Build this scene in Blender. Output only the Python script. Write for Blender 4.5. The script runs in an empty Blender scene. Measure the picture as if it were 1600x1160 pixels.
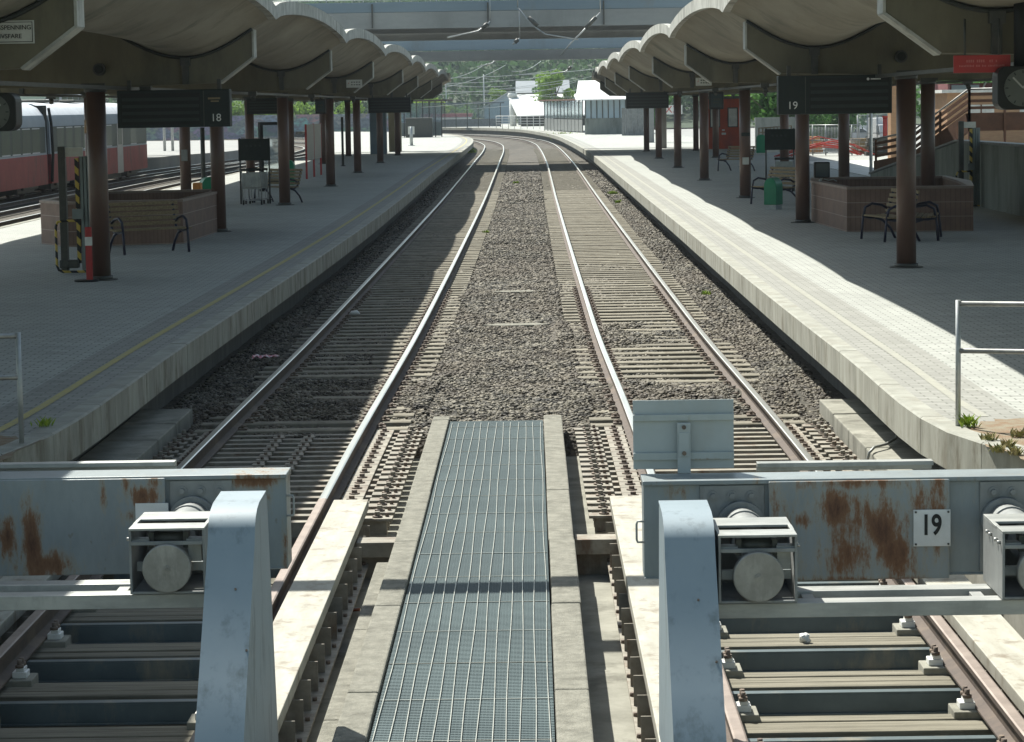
import bpy, bmesh, math, random
import numpy as np
from mathutils import Vector, Matrix, noise
random.seed(7); RNG = np.random.default_rng(7)
PI = math.pi
S = bpy.context.scene
COL = S.collection
# ------------------------------------------------------------------ camera
F = 3900.0
CH = 3.3
CX = 0.053
def _basis():
    psi = math.atan(35 / F); th = math.atan(370 / F); ph = math.radians(0.92)
    f0 = Vector((-math.sin(psi), math.cos(psi), 0))
    r0 = Vector((math.cos(psi), math.sin(psi), 0))
    f = f0 * math.cos(th) - Vector((0, 0, 1)) * math.sin(th)
    u0 = r0.cross(f)
    r = r0 * math.cos(ph) - u0 * math.sin(ph)
    u = r0 * math.sin(ph) + u0 * math.cos(ph)
    return f, r, u
CF, CR, CU = _basis()
def G(px, py, z=0.0):
    "point of the horizontal plane z seen at a place of the photograph (used to measure positions)"
    d = CF + CR * ((px - 800) / F) - CU * ((py - 535) / F)
    t = (z - CH) / d.z
    return Vector((CX + d.x * t, d.y * t, z))
def AT(px, py, Y):
    "point seen at a place of the photograph at distance Y"
    d = CF + CR * ((px - 800) / F) - CU * ((py - 535) / F)
    t = Y / d.y
    return Vector((CX + d.x * t, Y, CH + d.z * t))
cd = bpy.data.cameras.new('camera'); cam = bpy.data.objects.new('camera', cd); COL.objects.link(cam)
cam.matrix_world = Matrix(((CR.x, CU.x, -CF.x, CX), (CR.y, CU.y, -CF.y, 0), (CR.z, CU.z, -CF.z, CH), (0, 0, 0, 1)))
cd.sensor_width = 36; cd.lens = F / 1600 * 36; cd.shift_y = -45 / 1600; cd.clip_start = 0.1; cd.clip_end = 6000
S.camera = cam
# ------------------------------------------------------------------ light
SUN = Vector((-0.39, 0.66, 1.0)).normalized()
w = bpy.data.worlds.new("World"); S.world = w; w.use_nodes = True
nt = w.node_tree; bg = nt.nodes['Background']
sky = nt.nodes.new('ShaderNodeTexSky'); sky.sky_type = 'NISHITA'; sky.sun_disc = False
sky.sun_elevation = math.asin(SUN.z); sky.sun_rotation = math.atan2(SUN.x, SUN.y)
sky.air_density = 1.2; sky.dust_density = 1.5
tint = nt.nodes.new('ShaderNodeMix'); tint.data_type = 'RGBA'; tint.blend_type = 'MULTIPLY'; tint.inputs[0].default_value = 1; tint.inputs[7].default_value = (1.01, 1.03, .93, 1)
nt.links.new(sky.outputs[0], tint.inputs[6]); nt.links.new(tint.outputs[2], bg.inputs[0]); bg.inputs[1].default_value = 0.085
ld = bpy.data.lights.new('sun', 'SUN'); ld.energy = 5.0; ld.angle = math.radians(0.53); ld.color = (1, 0.98, 0.90)
lo = bpy.data.objects.new('sun', ld); COL.objects.link(lo); lo.rotation_euler = SUN.to_track_quat('Z', 'Y').to_euler()
S.view_settings.view_transform = 'Standard'; S.view_settings.look = 'None'; S.view_settings.gamma = 1
S.view_settings.exposure = 0.85
S.cycles.max_bounces = 6; S.cycles.diffuse_bounces = 4; S.cycles.glossy_bounces = 3
S.cycles.transparent_max_bounces = 12; S.cycles.volume_bounces = 0; S.cycles.use_denoising = True
# ------------------------------------------------------------------ materials
class NT:
    def __init__(s, name):
        s.m = bpy.data.materials.new(name); s.m.use_nodes = True; s.t = s.m.node_tree
        s.b = s.t.nodes['Principled BSDF']
    def n(s, typ, **kw):
        o = s.t.nodes.new(typ)
        for k, v in kw.items():
            if k in o.inputs: o.inputs[k].default_value = v
            else: setattr(o, k, v)
        return o
    def l(s, a, b): s.t.links.new(a, b)
    def pos(s, scale=(1, 1, 1), space='pos'):
        if space == 'pos': g = s.n('ShaderNodeNewGeometry').outputs['Position']
        else: g = s.n('ShaderNodeTexCoord').outputs['Object']
        mp = s.n('ShaderNodeMapping'); mp.inputs['Scale'].default_value = scale
        s.l(g, mp.inputs['Vector']); return mp.outputs[0]
    def noise(s, vec, scale, detail=4, rough=.6):
        o = s.n('ShaderNodeTexNoise'); o.inputs['Scale'].default_value = scale
        o.inputs['Detail'].default_value = detail; o.inputs['Roughness'].default_value = rough
        s.l(vec, o.inputs['Vector']); return o.outputs[0]
    def ramp(s, fac, a, b):
        o = s.n('ShaderNodeMapRange'); o.inputs['From Min'].default_value = a; o.inputs['From Max'].default_value = b
        s.l(fac, o.inputs['Value']); return o.outputs[0]
    def mix(s, fac, a, b, mode='MIX'):
        o = s.n('ShaderNodeMix'); o.data_type = 'RGBA'; o.blend_type = mode
        for sock, v in ((o.inputs[0], fac), (o.inputs[6], a), (o.inputs[7], b)):
            if isinstance(v, (int, float)): sock.default_value = v
            elif isinstance(v, (tuple, list)): sock.default_value = (*v[:3], 1)
            else: s.l(v, sock)
        return o.outputs[2]
    def math(s, op, a, b=0.0):
        o = s.n('ShaderNodeMath'); o.operation = op
        for sock, v in ((o.inputs[0], a), (o.inputs[1], b)):
            if isinstance(v, (int, float)): sock.default_value = v
            else: s.l(v, sock)
        return o.outputs[0]
    def col(s, c):
        if isinstance(c, (tuple, list)): s.b.inputs['Base Color'].default_value = (*c[:3], 1)
        else: s.l(c, s.b.inputs['Base Color'])
    def bump(s, h, strength=.3, dist=.01):
        o = s.n('ShaderNodeBump'); o.inputs['Strength'].default_value = strength; o.inputs['Distance'].default_value = dist
        s.l(h, o.inputs['Height']); s.l(o.outputs[0], s.b.inputs['Normal'])
    def rough(s, r):
        if isinstance(r, (int, float)): s.b.inputs['Roughness'].default_value = r
        else: s.l(r, s.b.inputs['Roughness'])
def mat(name, c, c2=None, sc=3.0, rough=.8, metal=0.0, bump=.2, bdist=.004, bsc=None, aniso=(1, 1, 1), dirt=None, dsc=1.2, spec=.5, lo=.35, hi=.65, rnd=0):
    n = NT(name)
    p = n.pos(aniso)
    f = n.ramp(n.noise(p, sc, 6, .65), lo, hi)
    if c2 is None: c2 = tuple(x * .72 for x in c)
    k = n.mix(f, c, c2)
    if dirt:
        g = n.ramp(n.noise(n.pos((1, 1, .35)), dsc, 7, .7), .52, .68)
        k = n.mix(g, k, dirt)
    if rnd:
        oi = n.n('ShaderNodeObjectInfo'); k = n.mix(n.math('MULTIPLY', oi.outputs['Random'], rnd), k, tuple(x * .35 for x in c))
    n.col(k); n.rough(rough); n.b.inputs['Metallic'].default_value = metal
    n.b.inputs['Specular IOR Level'].default_value = spec
    if bump: n.bump(n.noise(n.pos(), bsc or sc * 8, 5, .7), bump, bdist)
    return n.m
MT = {}
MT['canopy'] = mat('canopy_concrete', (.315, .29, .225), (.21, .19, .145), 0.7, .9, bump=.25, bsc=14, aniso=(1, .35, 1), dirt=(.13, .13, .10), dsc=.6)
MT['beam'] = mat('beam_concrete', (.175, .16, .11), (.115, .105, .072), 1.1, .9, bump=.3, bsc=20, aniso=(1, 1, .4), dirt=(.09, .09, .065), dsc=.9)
MT['rim'] = mat('rim_concrete', (.50, .50, .45), (.30, .30, .265), 3, .9, dirt=(.2, .2, .17), dsc=1.5)
MT['joint'] = mat('joint_sealant', (.03, .035, .03), rough=.7)
MT['column'] = mat('column_paint', (.128, .070, .050), (.088, .050, .038), 1.5, .42, bump=.12, bsc=60, dirt=(.11, .085, .065), dsc=1.5, aniso=(1, 1, .25))
MT['black'] = mat('black_paint', (.010, .013, .012), (.016, .018, .017), 4, .5, spec=.3)
MT['darkmetal'] = mat('dark_metal', (.05, .055, .05), (.08, .08, .07), 8, .5, .3)
MT['greenblack'] = mat('board_case', (.014, .022, .020), (.020, .028, .025), 5, .55, spec=.3)
MT['slat'] = mat('board_row', (.032, .042, .039), (.026, .035, .032), 5, .55, spec=.3)
MT['white'] = mat('white_paint', (.75, .75, .72), (.62, .62, .58), 6, .6)
MT['signwhite'] = mat('sign_white', (.62, .63, .58), (.5, .5, .46), 5, .6)
MT['red'] = mat('red_paint', (.55, .06, .04), (.4, .05, .035), 5, .5)
MT['signred'] = mat('sign_red', (.42, .03, .03), (.34, .03, .03), 5, .5)
MT['yellow'] = mat('yellow_paint', (.65, .45, .06), (.5, .35, .06), 6, .6)
MT['green'] = mat('bin_green', (.0, .22, .10), (.0, .17, .08), 3, .45)
MT['blue'] = mat('bench_blue', (.015, .018, .05), (.012, .012, .03), 6, .4)
MT['wood'] = mat('bench_wood', (.29, .225, .13), (.18, .14, .08), 3, .8, aniso=(1, 12, 12), bump=.2)
MT['steel'] = mat('bare_steel', (.42, .42, .40), (.3, .3, .29), 9, .45, .7)
MT['galv'] = mat('galvanised', (.48, .50, .49), (.36, .38, .38), 8, .5, .5)
MT['orange'] = mat('orange_paint', (.68, .27, .06), (.55, .22, .06), 4, .6)
MT['brownwood'] = mat('brown_boards', (.15, .07, .04), (.10, .05, .03), 3, .8)
MT['glassdark'] = mat('glass_dark', (.03, .05, .06), (.04, .06, .07), 2, .08, bump=0)
MT['concretewall'] = mat('wall_concrete', (.26, .28, .25), (.19, .21, .19), 1.2, .92, aniso=(2, 2, .3), dirt=(.13, .14, .125), dsc=.9)
MT['bark'] = mat('bark', (.10, .075, .05), (.06, .045, .03), 8, .9)
MT['asphalt'] = mat('asphalt', (.30, .30, .28), (.24, .24, .23), .5, .9, bump=.3, bsc=40)
MT['tyre'] = mat('rubber', (.02, .02, .02), rough=.8)
def glass():
    n = NT('shelter_glass'); n.col((.62, .70, .72)); n.rough(.08); n.b.inputs['Transmission Weight'].default_value = .85
    n.b.inputs['IOR'].default_value = 1.05
    return n.m
MT['glass'] = glass()
# ------------------------------------------------------------------ mesh building
class MB:
    def __init__(s): s.v = []; s.f = []; s.mi = []; s.sm = []
    def add(s, vs, fs, mi=0, smooth=False):
        o = len(s.v); s.v += [tuple(v) for v in vs]
        for f in fs: s.f.append(tuple(i + o for i in f)); s.mi.append(mi); s.sm.append(smooth)
        return s
    def box(s, x0, x1, y0, y1, z0, z1, mi=0, M=None):
        vs = [Vector((x, y, z)) for z in (z0, z1) for y in (y0, y1) for x in (x0, x1)]
        if M is not None: vs = [M @ v for v in vs]
        return s.add(vs, [(0, 2, 3, 1), (4, 5, 7, 6), (0, 1, 5, 4), (2, 6, 7, 3), (0, 4, 6, 2), (1, 3, 7, 5)], mi)
    def bar(s, a, b, w, h, mi=0, up=(0, 0, 1)):
        a = Vector(a); b = Vector(b); d = (b - a); L = d.length; d.normalize()
        up = Vector(up); r = d.cross(up)
        if r.length < 1e-4: r = d.cross(Vector((1, 0, 0)))
        r.normalize(); u = r.cross(d)
        vs = [a + r * (sx * w / 2) + u * (sz * h / 2) + d * t for t in (0, L) for sx, sz in ((-1, -1), (1, -1), (1, 1), (-1, 1))]
        return s.add(vs, [(0, 3, 2, 1), (4, 5, 6, 7), (0, 1, 5, 4), (1, 2, 6, 5), (2, 3, 7, 6), (3, 0, 4, 7)], mi)
    def tube(s, pts, r, n=8, mi=0, close=False, caps=True):
        pts = [Vector(p) for p in pts]; rs = r if isinstance(r, (list, tuple)) else [r] * len(pts)
        vs = []; fs = []; prev = None
        for i, p in enumerate(pts):
            if i == 0: d = pts[1] - pts[0]
            elif i == len(pts) - 1: d = pts[-1] - pts[-2]
            else: d = (pts[i + 1] - pts[i]).normalized() + (pts[i] - pts[i - 1]).normalized()
            d.normalize()
            if prev is None:
                a = Vector((0, 0, 1)) if abs(d.z) < .9 else Vector((1, 0, 0))
                x = d.cross(a).normalized()
            else: x = (prev - d * prev.dot(d)).normalized()
            prev = x; y = d.cross(x)
            for k in range(n):
                an = 2 * PI * k / n; vs.append(p + (x * math.cos(an) + y * math.sin(an)) * rs[i])
        for i in range(len(pts) - 1):
            for k in range(n):
                a = i * n + k; b = i * n + (k + 1) % n; fs.append((a, b, b + n, a + n))
        s.add(vs, fs, mi, True)
        if caps:
            o = len(s.v) - len(vs)
            s.f.append(tuple(o + k for k in reversed(range(n)))); s.mi.append(mi); s.sm.append(False)
            s.f.append(tuple(o + (len(pts) - 1) * n + k for k in range(n))); s.mi.append(mi); s.sm.append(False)
        return s
    def cyl(s, a, b, r, n=16, mi=0): return s.tube([a, b], r, n, mi)
    def prism(s, poly, axis, t0, t1, mi=0):
        "poly: 2D points; axis: the extruded axis; the other two in order"
        def p(a, b, t):
            return {'x': (t, a, b), 'y': (a, t, b), 'z': (a, b, t)}[axis]
        n = len(poly); vs = [p(a, b, t0) for a, b in poly] + [p(a, b, t1) for a, b in poly]
        fs = [tuple(range(n)), tuple(range(2 * n - 1, n - 1, -1))]
        for i in range(n):
            j = (i + 1) % n; fs.append((i, i + n, j + n, j))
        return s.add(vs, fs, mi)
    def sheet(s, rows, mi=0, smooth=True):
        "grid of points rows[i][j]"
        m = len(rows); n = len(rows[0]); vs = [p for r in rows for p in r]
        fs = [(i * n + j, i * n + j + 1, (i + 1) * n + j + 1, (i + 1) * n + j) for i in range(m - 1) for j in range(n - 1)]
        return s.add(vs, fs, mi, smooth)
    def build(s, name, mats, parent=None, loc=None, bevel=0, rot=None, recalc=True):
        me = bpy.data.meshes.new(name); me.from_pydata(s.v, [], s.f)
        if not isinstance(mats, (list, tuple)): mats = [mats]
        for m in mats: me.materials.append(MT[m] if isinstance(m, str) else m)
        me.polygons.foreach_set('material_index', s.mi); me.polygons.foreach_set('use_smooth', s.sm)
        if recalc:
            bm = bmesh.new(); bm.from_mesh(me); bmesh.ops.recalc_face_normals(bm, faces=bm.faces); bm.to_mesh(me); bm.free()
        me.update()
        o = bpy.data.objects.new(name, me); COL.objects.link(o)
        if parent is not None: o.parent = parent
        if loc is not None: o.location = loc
        if rot is not None: o.rotation_euler = rot
        if bevel:
            b = o.modifiers.new('bevel', 'BEVEL'); b.width = bevel; b.segments = 2; b.limit_method = 'ANGLE'; b.angle_limit = math.radians(35)
        return o
def tag(o, label, cat, group=None):
    o['label'] = label; o['category'] = cat
    if group: o['group'] = group
    return o
def thing(name, label, cat, loc=(0, 0, 0), rz=0, group=None):
    o = bpy.data.objects.new(name, None); COL.objects.link(o); o.empty_display_size = .2
    o.location = loc; o.rotation_euler = (0, 0, rz)
    return tag(o, label, cat, group)
def struct(o): o['kind'] = 'structure'; return o
def stuff(o): o['kind'] = 'stuff'; return o
def dup(root, loc, rz=None, label=None, group=None):
    r = root.copy(); COL.objects.link(r); r.location = loc
    if rz is not None: r.rotation_euler = (0, 0, rz)
    if label: r['label'] = label
    if group: r['group'] = group
    for ch in list(root.children):
        c = ch.copy(); COL.objects.link(c); c.parent = r
        for g in list(ch.children):
            d = g.copy(); COL.objects.link(d); d.parent = c
    return r
def text(s, size, m, parent, loc, rot=(PI / 2, 0, 0), name='lettering', align='CENTER', ext=.002, bold=0.0):
    cu = bpy.data.curves.new(name, 'FONT'); cu.body = s; cu.size = size; cu.align_x = align; cu.align_y = 'CENTER'; cu.extrude = ext; cu.offset = bold
    o = bpy.data.objects.new(name, cu); COL.objects.link(o)
    me = bpy.data.meshes.new_from_object(o.evaluated_get(bpy.context.evaluated_depsgraph_get()))
    bpy.data.objects.remove(o)
    me.materials.clear(); me.materials.append(MT[m]); me.name = name
    r = bpy.data.objects.new(name, me); COL.objects.link(r); r.parent = parent; r.location = loc; r.rotation_euler = rot
    return r
def interp(tab, y):
    if y <= tab[0][0]: return tab[0][1]
    for (a, b), (c, d) in zip(tab, tab[1:]):
        if y <= c: return b + (d - b) * (y - a) / (c - a)
    return tab[-1][1]
def spline(tab, step=1.5):
    "Catmull-Rom through (x, y) points, returned as evenly spaced Vectors"
    P = [Vector(p) for p in tab]; P = [P[0] * 2 - P[1]] + P + [P[-1] * 2 - P[-2]]
    out = []
    for i in range(1, len(P) - 2):
        n = max(2, int((P[i + 1] - P[i]).length / step))
        for k in range(n):
            t = k / n; a, b, c, d = P[i - 1:i + 3]
            t0, t1, t2, t3 = 0, (b - a).length ** .5, 0, 0
            t2 = t1 + (c - b).length ** .5; t3 = t2 + (d - c).length ** .5
            u = t1 + (t2 - t1) * t
            A1 = a * ((t1 - u) / (t1 - t0)) + b * ((u - t0) / (t1 - t0))
            A2 = b * ((t2 - u) / (t2 - t1)) + c * ((u - t1) / (t2 - t1))
            A3 = c * ((t3 - u) / (t3 - t2)) + d * ((u - t2) / (t3 - t2))
            B1 = A1 * ((t2 - u) / (t2 - t0)) + A2 * ((u - t0) / (t2 - t0))
            B2 = A2 * ((t3 - u) / (t3 - t1)) + A3 * ((u - t1) / (t3 - t1))
            out.append(B1 * ((t2 - u) / (t2 - t1)) + B2 * ((u - t1) / (t2 - t1)))
    out.append(P[-2]); return out
def offset(line, d):
    out = []
    for i, p in enumerate(line):
        a = line[max(0, i - 1)]; b = line[min(len(line) - 1, i + 1)]; t = (b - a).normalized()
        out.append(Vector((p.x + t.y * d, p.y - t.x * d)))
    return out
# ------------------------------------------------------------------ lines on the ground
TL = spline([(-2.51, 8), (-2.51, 24), (-2.42, 35), (-2.39, 45), (-2.38, 85), (-2.45, 110), (-2.6, 150), (-2.8, 190), (-3.3, 215), (-4.9, 240), (-8.3, 262), (-14, 282), (-26, 304)])
TR = spline([(1.84, 8), (1.85, 16), (1.82, 26), (1.73, 35), (1.70, 45), (1.66, 85), (1.68, 143), (1.45, 190), (1.1, 215), (.2, 238), (-1.6, 258), (-4.2, 276), (-8.5, 295), (-15, 313), (-28, 332)])
EL = spline([(-5.6, 12), (-4.2, 19.75), (-4.04, 21), (-4.0, 29), (-3.86, 45), (-3.8, 60), (-3.88, 85), (-4.0, 103), (-4.1, 150), (-4.35, 190), (-5, 212), (-6.6, 235), (-10, 258), (-16, 280), (-28, 300)], 1.2)
ER = spline([(5.4, 12), (3.78, 18.9), (3.42, 20.3), (3.36, 27), (3.34, 60), (3.32, 135), (3.2, 158), (2.8, 190), (2.25, 219), (1.2, 245), (-2.2, 290), (-9, 320), (-24, 348), (-60, 380)], 1.2)
def xat(line, y):
    for a, b in zip(line, line[1:]):
        if a.y <= y <= b.y: return a.x + (b.x - a.x) * (y - a.y) / max(1e-6, b.y - a.y)
    return line[0].x if y < line[0].y else line[-1].x
PZ = 0.58
# ---- materials for the ground
def ballast_mat(name, stone):
    n = NT(name); p = n.pos()
    v = n.n('ShaderNodeTexVoronoi'); v.inputs['Scale'].default_value = 21 if not stone else 9; n.l(p, v.inputs['Vector'])
    sep = n.n('ShaderNodeSeparateColor'); n.l(v.outputs['Color'], sep.inputs[0])
    a = n.mix(n.ramp(sep.outputs[0], .1, .9), (.018, .016, .012), (.20, .18, .135)) if stone else n.mix(n.ramp(sep.outputs[0], .1, .9), (.022, .019, .014), (.09, .082, .06))
    if stone:
        big = n.ramp(n.noise(n.pos((1, .5, 1)), .8, 3), .35, .7)
        a = n.mix(n.math('MULTIPLY', big, .6), a, (.10, .075, .05))
        n.col(a); n.rough(.75)
    else:
        big = n.ramp(n.noise(n.pos((1, .5, 1)), .5, 4), .35, .7)
        a = n.mix(n.math('MULTIPLY', big, .5), a, (.13, .105, .08)); n.col(a); n.rough(.9)
        n.bump(v.outputs['Distance'], .9, .03)
    return n.m
MT['ballast'] = ballast_mat('ballast', False); MT['stone'] = ballast_mat('ballast_stone', True)
def paving(name, a, b, mortar, sx=1.0):
    n = NT(name)
    br = n.n('ShaderNodeTexBrick'); br.offset = .5
    br.inputs['Scale'].default_value = 1; br.inputs['Brick Width'].default_value = .22; br.inputs['Row Height'].default_value = .115
    br.inputs['Mortar Size'].default_value = .009; br.inputs['Mortar Smooth'].default_value = .3
    br.inputs['Color1'].default_value = (*a, 1); br.inputs['Color2'].default_value = (*b, 1); br.inputs['Mortar'].default_value = (*mortar, 1)
    n.l(n.pos(), br.inputs['Vector'])
    g = n.ramp(n.noise(n.pos((.5, 1, 1)), .55, 6, .65), .35, .7)
    c = n.mix(n.math('MULTIPLY', g, .55), br.outputs[0], tuple(x * .62 for x in a))
    vo = n.n('ShaderNodeTexVoronoi'); vo.inputs['Scale'].default_value = 2.3; vo.inputs['Randomness'].default_value = 1; n.l(n.pos(), vo.inputs['Vector'])
    gum = n.ramp(vo.outputs['Distance'], .09, .06); c = n.mix(n.math('MULTIPLY', gum, .4), c, (.08, .08, .07))
    st = n.ramp(n.noise(n.pos((.35, 1.2, 1)), 1.7, 6, .7), .56, .72); c = n.mix(n.math('MULTIPLY', st, .45), c, (.16, .165, .14))
    sp = n.ramp(n.noise(n.pos(), 9, 3, .6), .60, .75)
    c = n.mix(n.math('MULTIPLY', sp, .35), c, tuple(x * .5 for x in a))
    n.col(c); n.rough(.88); n.bump(br.outputs['Fac'], -.35, .006); return n.m
MT['paving'] = paving('paving_blocks', (.43, .44, .405), (.34, .35, .32), (.15, .155, .14))
MT['paving_dark'] = paving('paving_edge_strip', (.33, .33, .30), (.26, .26, .235), (.14, .14, .12))
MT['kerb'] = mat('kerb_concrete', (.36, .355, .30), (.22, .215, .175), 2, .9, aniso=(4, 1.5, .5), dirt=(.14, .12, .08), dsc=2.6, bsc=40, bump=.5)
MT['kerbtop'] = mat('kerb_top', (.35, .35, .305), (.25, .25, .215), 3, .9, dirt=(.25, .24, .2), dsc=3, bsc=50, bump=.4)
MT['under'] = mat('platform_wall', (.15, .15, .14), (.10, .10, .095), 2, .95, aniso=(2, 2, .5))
MT['line'] = mat('worn_line_paint', (.33, .325, .27), (.285, .285, .25), 9, .8, lo=.4, hi=.6)
MT['lineyellow'] = mat('yellow_line_paint', (.44, .37, .13), (.34, .31, .18), 9, .8, lo=.4, hi=.65)
MT['floor'] = mat('pit_concrete', (.31, .30, .25), (.19, .185, .15), 2.2, .95, dirt=(.12, .115, .09), dsc=1.6, bsc=30, bump=.5)
MT['curb_conc'] = mat('duct_kerb_concrete', (.27, .26, .215), (.165, .16, .13), 9, .95, dirt=(.13, .125, .10), dsc=4, bsc=45, bump=1, bdist=.012)
MT['sleeper'] = mat('sleeper_concrete', (.31, .285, .22), (.17, .15, .11), 4.5, .9, aniso=(.7, 3, 1), dirt=(.13, .105, .07), dsc=5, rnd=.45)
MT['steelsleeper'] = mat('steel_sleeper', (.34, .31, .25), (.19, .17, .13), 7, .7, aniso=(.7, 2, 1), dirt=(.16, .10, .06), dsc=6, rnd=.35)
MT['railside'] = mat('rail_rust', (.10, .072, .055), (.065, .048, .038), 7, .8, dirt=(.15, .11, .075))
MT['railtop'] = mat('rail_head', (.62, .62, .58), (.50, .50, .46), 2, .33, .9, bump=0, aniso=(6, .3, 1))
MT['raildull'] = mat('rail_head_rusted', (.30, .245, .21), (.21, .17, .145), 5, .6, .3)
MT['ground'] = mat('far_ground', (.16, .15, .12), (.10, .12, .07), .05, .95, bump=0)
MT['clip'] = mat('clip_iron', (.20, .15, .11), (.10, .075, .06), 12, .7)
MT['weed'] = mat('weed_leaf', (.36, .46, .05), (.20, .30, .035), 9, .7, bump=0)
MT['moss'] = mat('moss', (.20, .12, .065), (.24, .22, .16), 7, .95, bump=.6, bsc=60, bdist=.01)
# ---- ground to the horizon
g = MB(); R = [-1200, -600, -200, 200, 600, 1200]
g.sheet([[(x, y, -1.5) for x in R] for y in (-150, 0, 200, 500, 1000, 1400)])
struct(g.build('ground', 'ground'))
# ---- ballast
HEAPS = [(-3.7, -.9, 27.6, 32.2, .05), (-3.7, -2.2, 33.5, 38.5, .045), (.3, 3.1, 27.4, 31.2, .055), (.3, 3.1, 35.6, 40.2, .055), (-3.8, -1.0, 43, 46, .03), (1.0, 3.1, 52, 54.5, .04)]
def hb(x, y):
    v = noise.noise(Vector((x * .55, y * .22, 3.1))) * .045 + noise.noise(Vector((x * 2.1, y * 1.3, 9))) * .02
    d = min(abs(x - xat(TL, y)), abs(x - xat(TR, y)))
    if d > 1.1: v += .02
    pa = max(0, noise.noise(Vector((x * .18 + 5, y * .16, 1.7)))) * .09
    if d < 1.3:
        for x0, x1, y0, y1, h in HEAPS:
            if x0 < x < x1: v += h * max(0, min(1, (y - y0) / .7, (y1 - y) / .7)) * (.55 + .9 * max(0, noise.noise(Vector((x * 1.1, y * .9, 4)) ) + .35))
    return -.222 + v
ys = list(np.arange(26.3, 60, .25)) + list(np.arange(60, 205, 1.5))
xs = list(np.arange(-4.9, 4.6, .19))
g = MB(); g.sheet([[(x, y, hb(x, y)) for x in xs] for y in ys])
g.sheet([[(x, 26.3, hb(x, 26.3)), ] * 1 + [(x, 26.0, -.6)] for x in xs])
struct(g.build('ballast_bed', 'ballast', recalc=False))
g = MB()
g.add([(-70, 18, -.21), (-12.3, 18, -.21), (-12.3, 200, -.21), (-70, 200, -.21)], [(0, 1, 2, 3)])
g.add([(-160, 200, -.212), (8, 200, -.212), (8, 420, -.212), (-160, 420, -.212)], [(0, 1, 2, 3)])
struct(g.build('railway_yard', 'ballast'))
# pit floor near the buffer stops
g = MB()
for xa, xb in ((-1.66, .98), (2.62, 6.2), (-6.2, -3.36)):
    g.sheet([[(x, y, -.40 + .014 * noise.noise(Vector((x * 3, y * 3, 0)))) for x in np.linspace(xa, xb, 9)] for y in np.arange(8, 26.5, .4)])
    g.add([(xa, 8, -.75), (xa, 26.4, -.75), (xa, 26.4, -.4), (xa, 8, -.4)], [(0, 1, 2, 3)]); g.add([(xb, 8, -.75), (xb, 26.4, -.75), (xb, 26.4, -.4), (xb, 8, -.4)], [(0, 1, 2, 3)])
g.add([(-6, 8, -.72), (6, 8, -.72), (6, 26.6, -.72), (-6, 26.6, -.72)], [(0, 1, 2, 3)])
struct(g.build('pit_floor', 'floor'))
# loose ballast stones
def stones():
    V = np.array([(x, y, z) for x in (-1, 1) for y in (-1, 1) for z in (-1, 1)], float)
    Fc = [(0, 1, 3, 2), (4, 6, 7, 5), (0, 4, 5, 1), (2, 3, 7, 6), (0, 2, 6, 4), (1, 5, 7, 3)]
    pts = []
    def band(y0, y1, dens, s0, s1):
        n = int(dens * 9.2 * (y1 - y0))
        X = RNG.uniform(-4.7, 4.5, n); Y = RNG.uniform(y0, y1, n); Sz = s0 * .7 + (s1 * 1.15 - s0 * .7) * RNG.uniform(0, 1, n) ** 1.6
        for x, y, s in zip(X, Y, Sz):
            if x < xat(EL, y) - .25 or x > xat(ER, y) + .25: continue
            skip = False; z = hb(x, y)
            for T in (TL, TR):
                d = abs(x - xat(T, y))
                if abs(d - .7525) < .085 or (abs(d - .7525) < .15 and RNG.random() < .7): skip = True
                if d < 1.2:
                    ph = ((y - 26.9 + .3) % .6) - .3
                    if abs(ph) < .12 + s * .4 and z < -.172 + RNG.uniform(-.012, .012): skip = True
                    if abs(ph) < .12: z = max(z, -.172)
                if d < 1.18 and y > 50 and RNG.random() < .75: skip = True
            if skip: continue
            pts.append((x, y, z + s * .25, s))
    band(26.35, 38, 760, .014, .031); band(38, 55, 500, .017, .034); band(55, 90, 230, .022, .036); band(90, 135, 70, .035, .055)
    P = np.array(pts); n = len(P)
    sc = P[:, 3][:, None] * RNG.uniform(.55, 1.25, (n, 3)); sc[:, 2] *= .7
    L = V[None] * sc[:, None, :] * RNG.uniform(.55, 1.1, (n, 8, 1)) 
    q = RNG.normal(size=(n, 4)); q /= np.linalg.norm(q, axis=1)[:, None]
    a, b, c, d = q.T
    Rm = np.stack([np.stack([1 - 2 * (c * c + d * d), 2 * (b * c - a * d), 2 * (b * d + a * c)], -1),
                   np.stack([2 * (b * c + a * d), 1 - 2 * (b * b + d * d), 2 * (c * d - a * b)], -1),
                   np.stack([2 * (b * d - a * c), 2 * (c * d + a * b), 1 - 2 * (b * b + c * c)], -1)], -2)
    W = np.einsum('nij,nkj->nki', Rm, L); W[:, :, 2] *= .62; W = W + P[:, None, :3]
    me = bpy.data.meshes.new('ballast_stones')
    me.vertices.add(n * 8); me.vertices.foreach_set('co', W.reshape(-1))
    f = (np.array(Fc)[None] + (np.arange(n) * 8)[:, None, None]).reshape(-1)
    me.loops.add(len(f)); me.loops.foreach_set('vertex_index', f.astype(np.int32))
    me.polygons.add(n * 6); me.polygons.foreach_set('loop_start', np.arange(0, len(f), 4, dtype=np.int32))
    me.update(calc_edges=True); me.materials.append(MT['stone'])
    o = bpy.data.objects.new('ballast_stones', me); COL.objects.link(o); stuff(o)
    print('stones', n)
stones()
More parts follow.
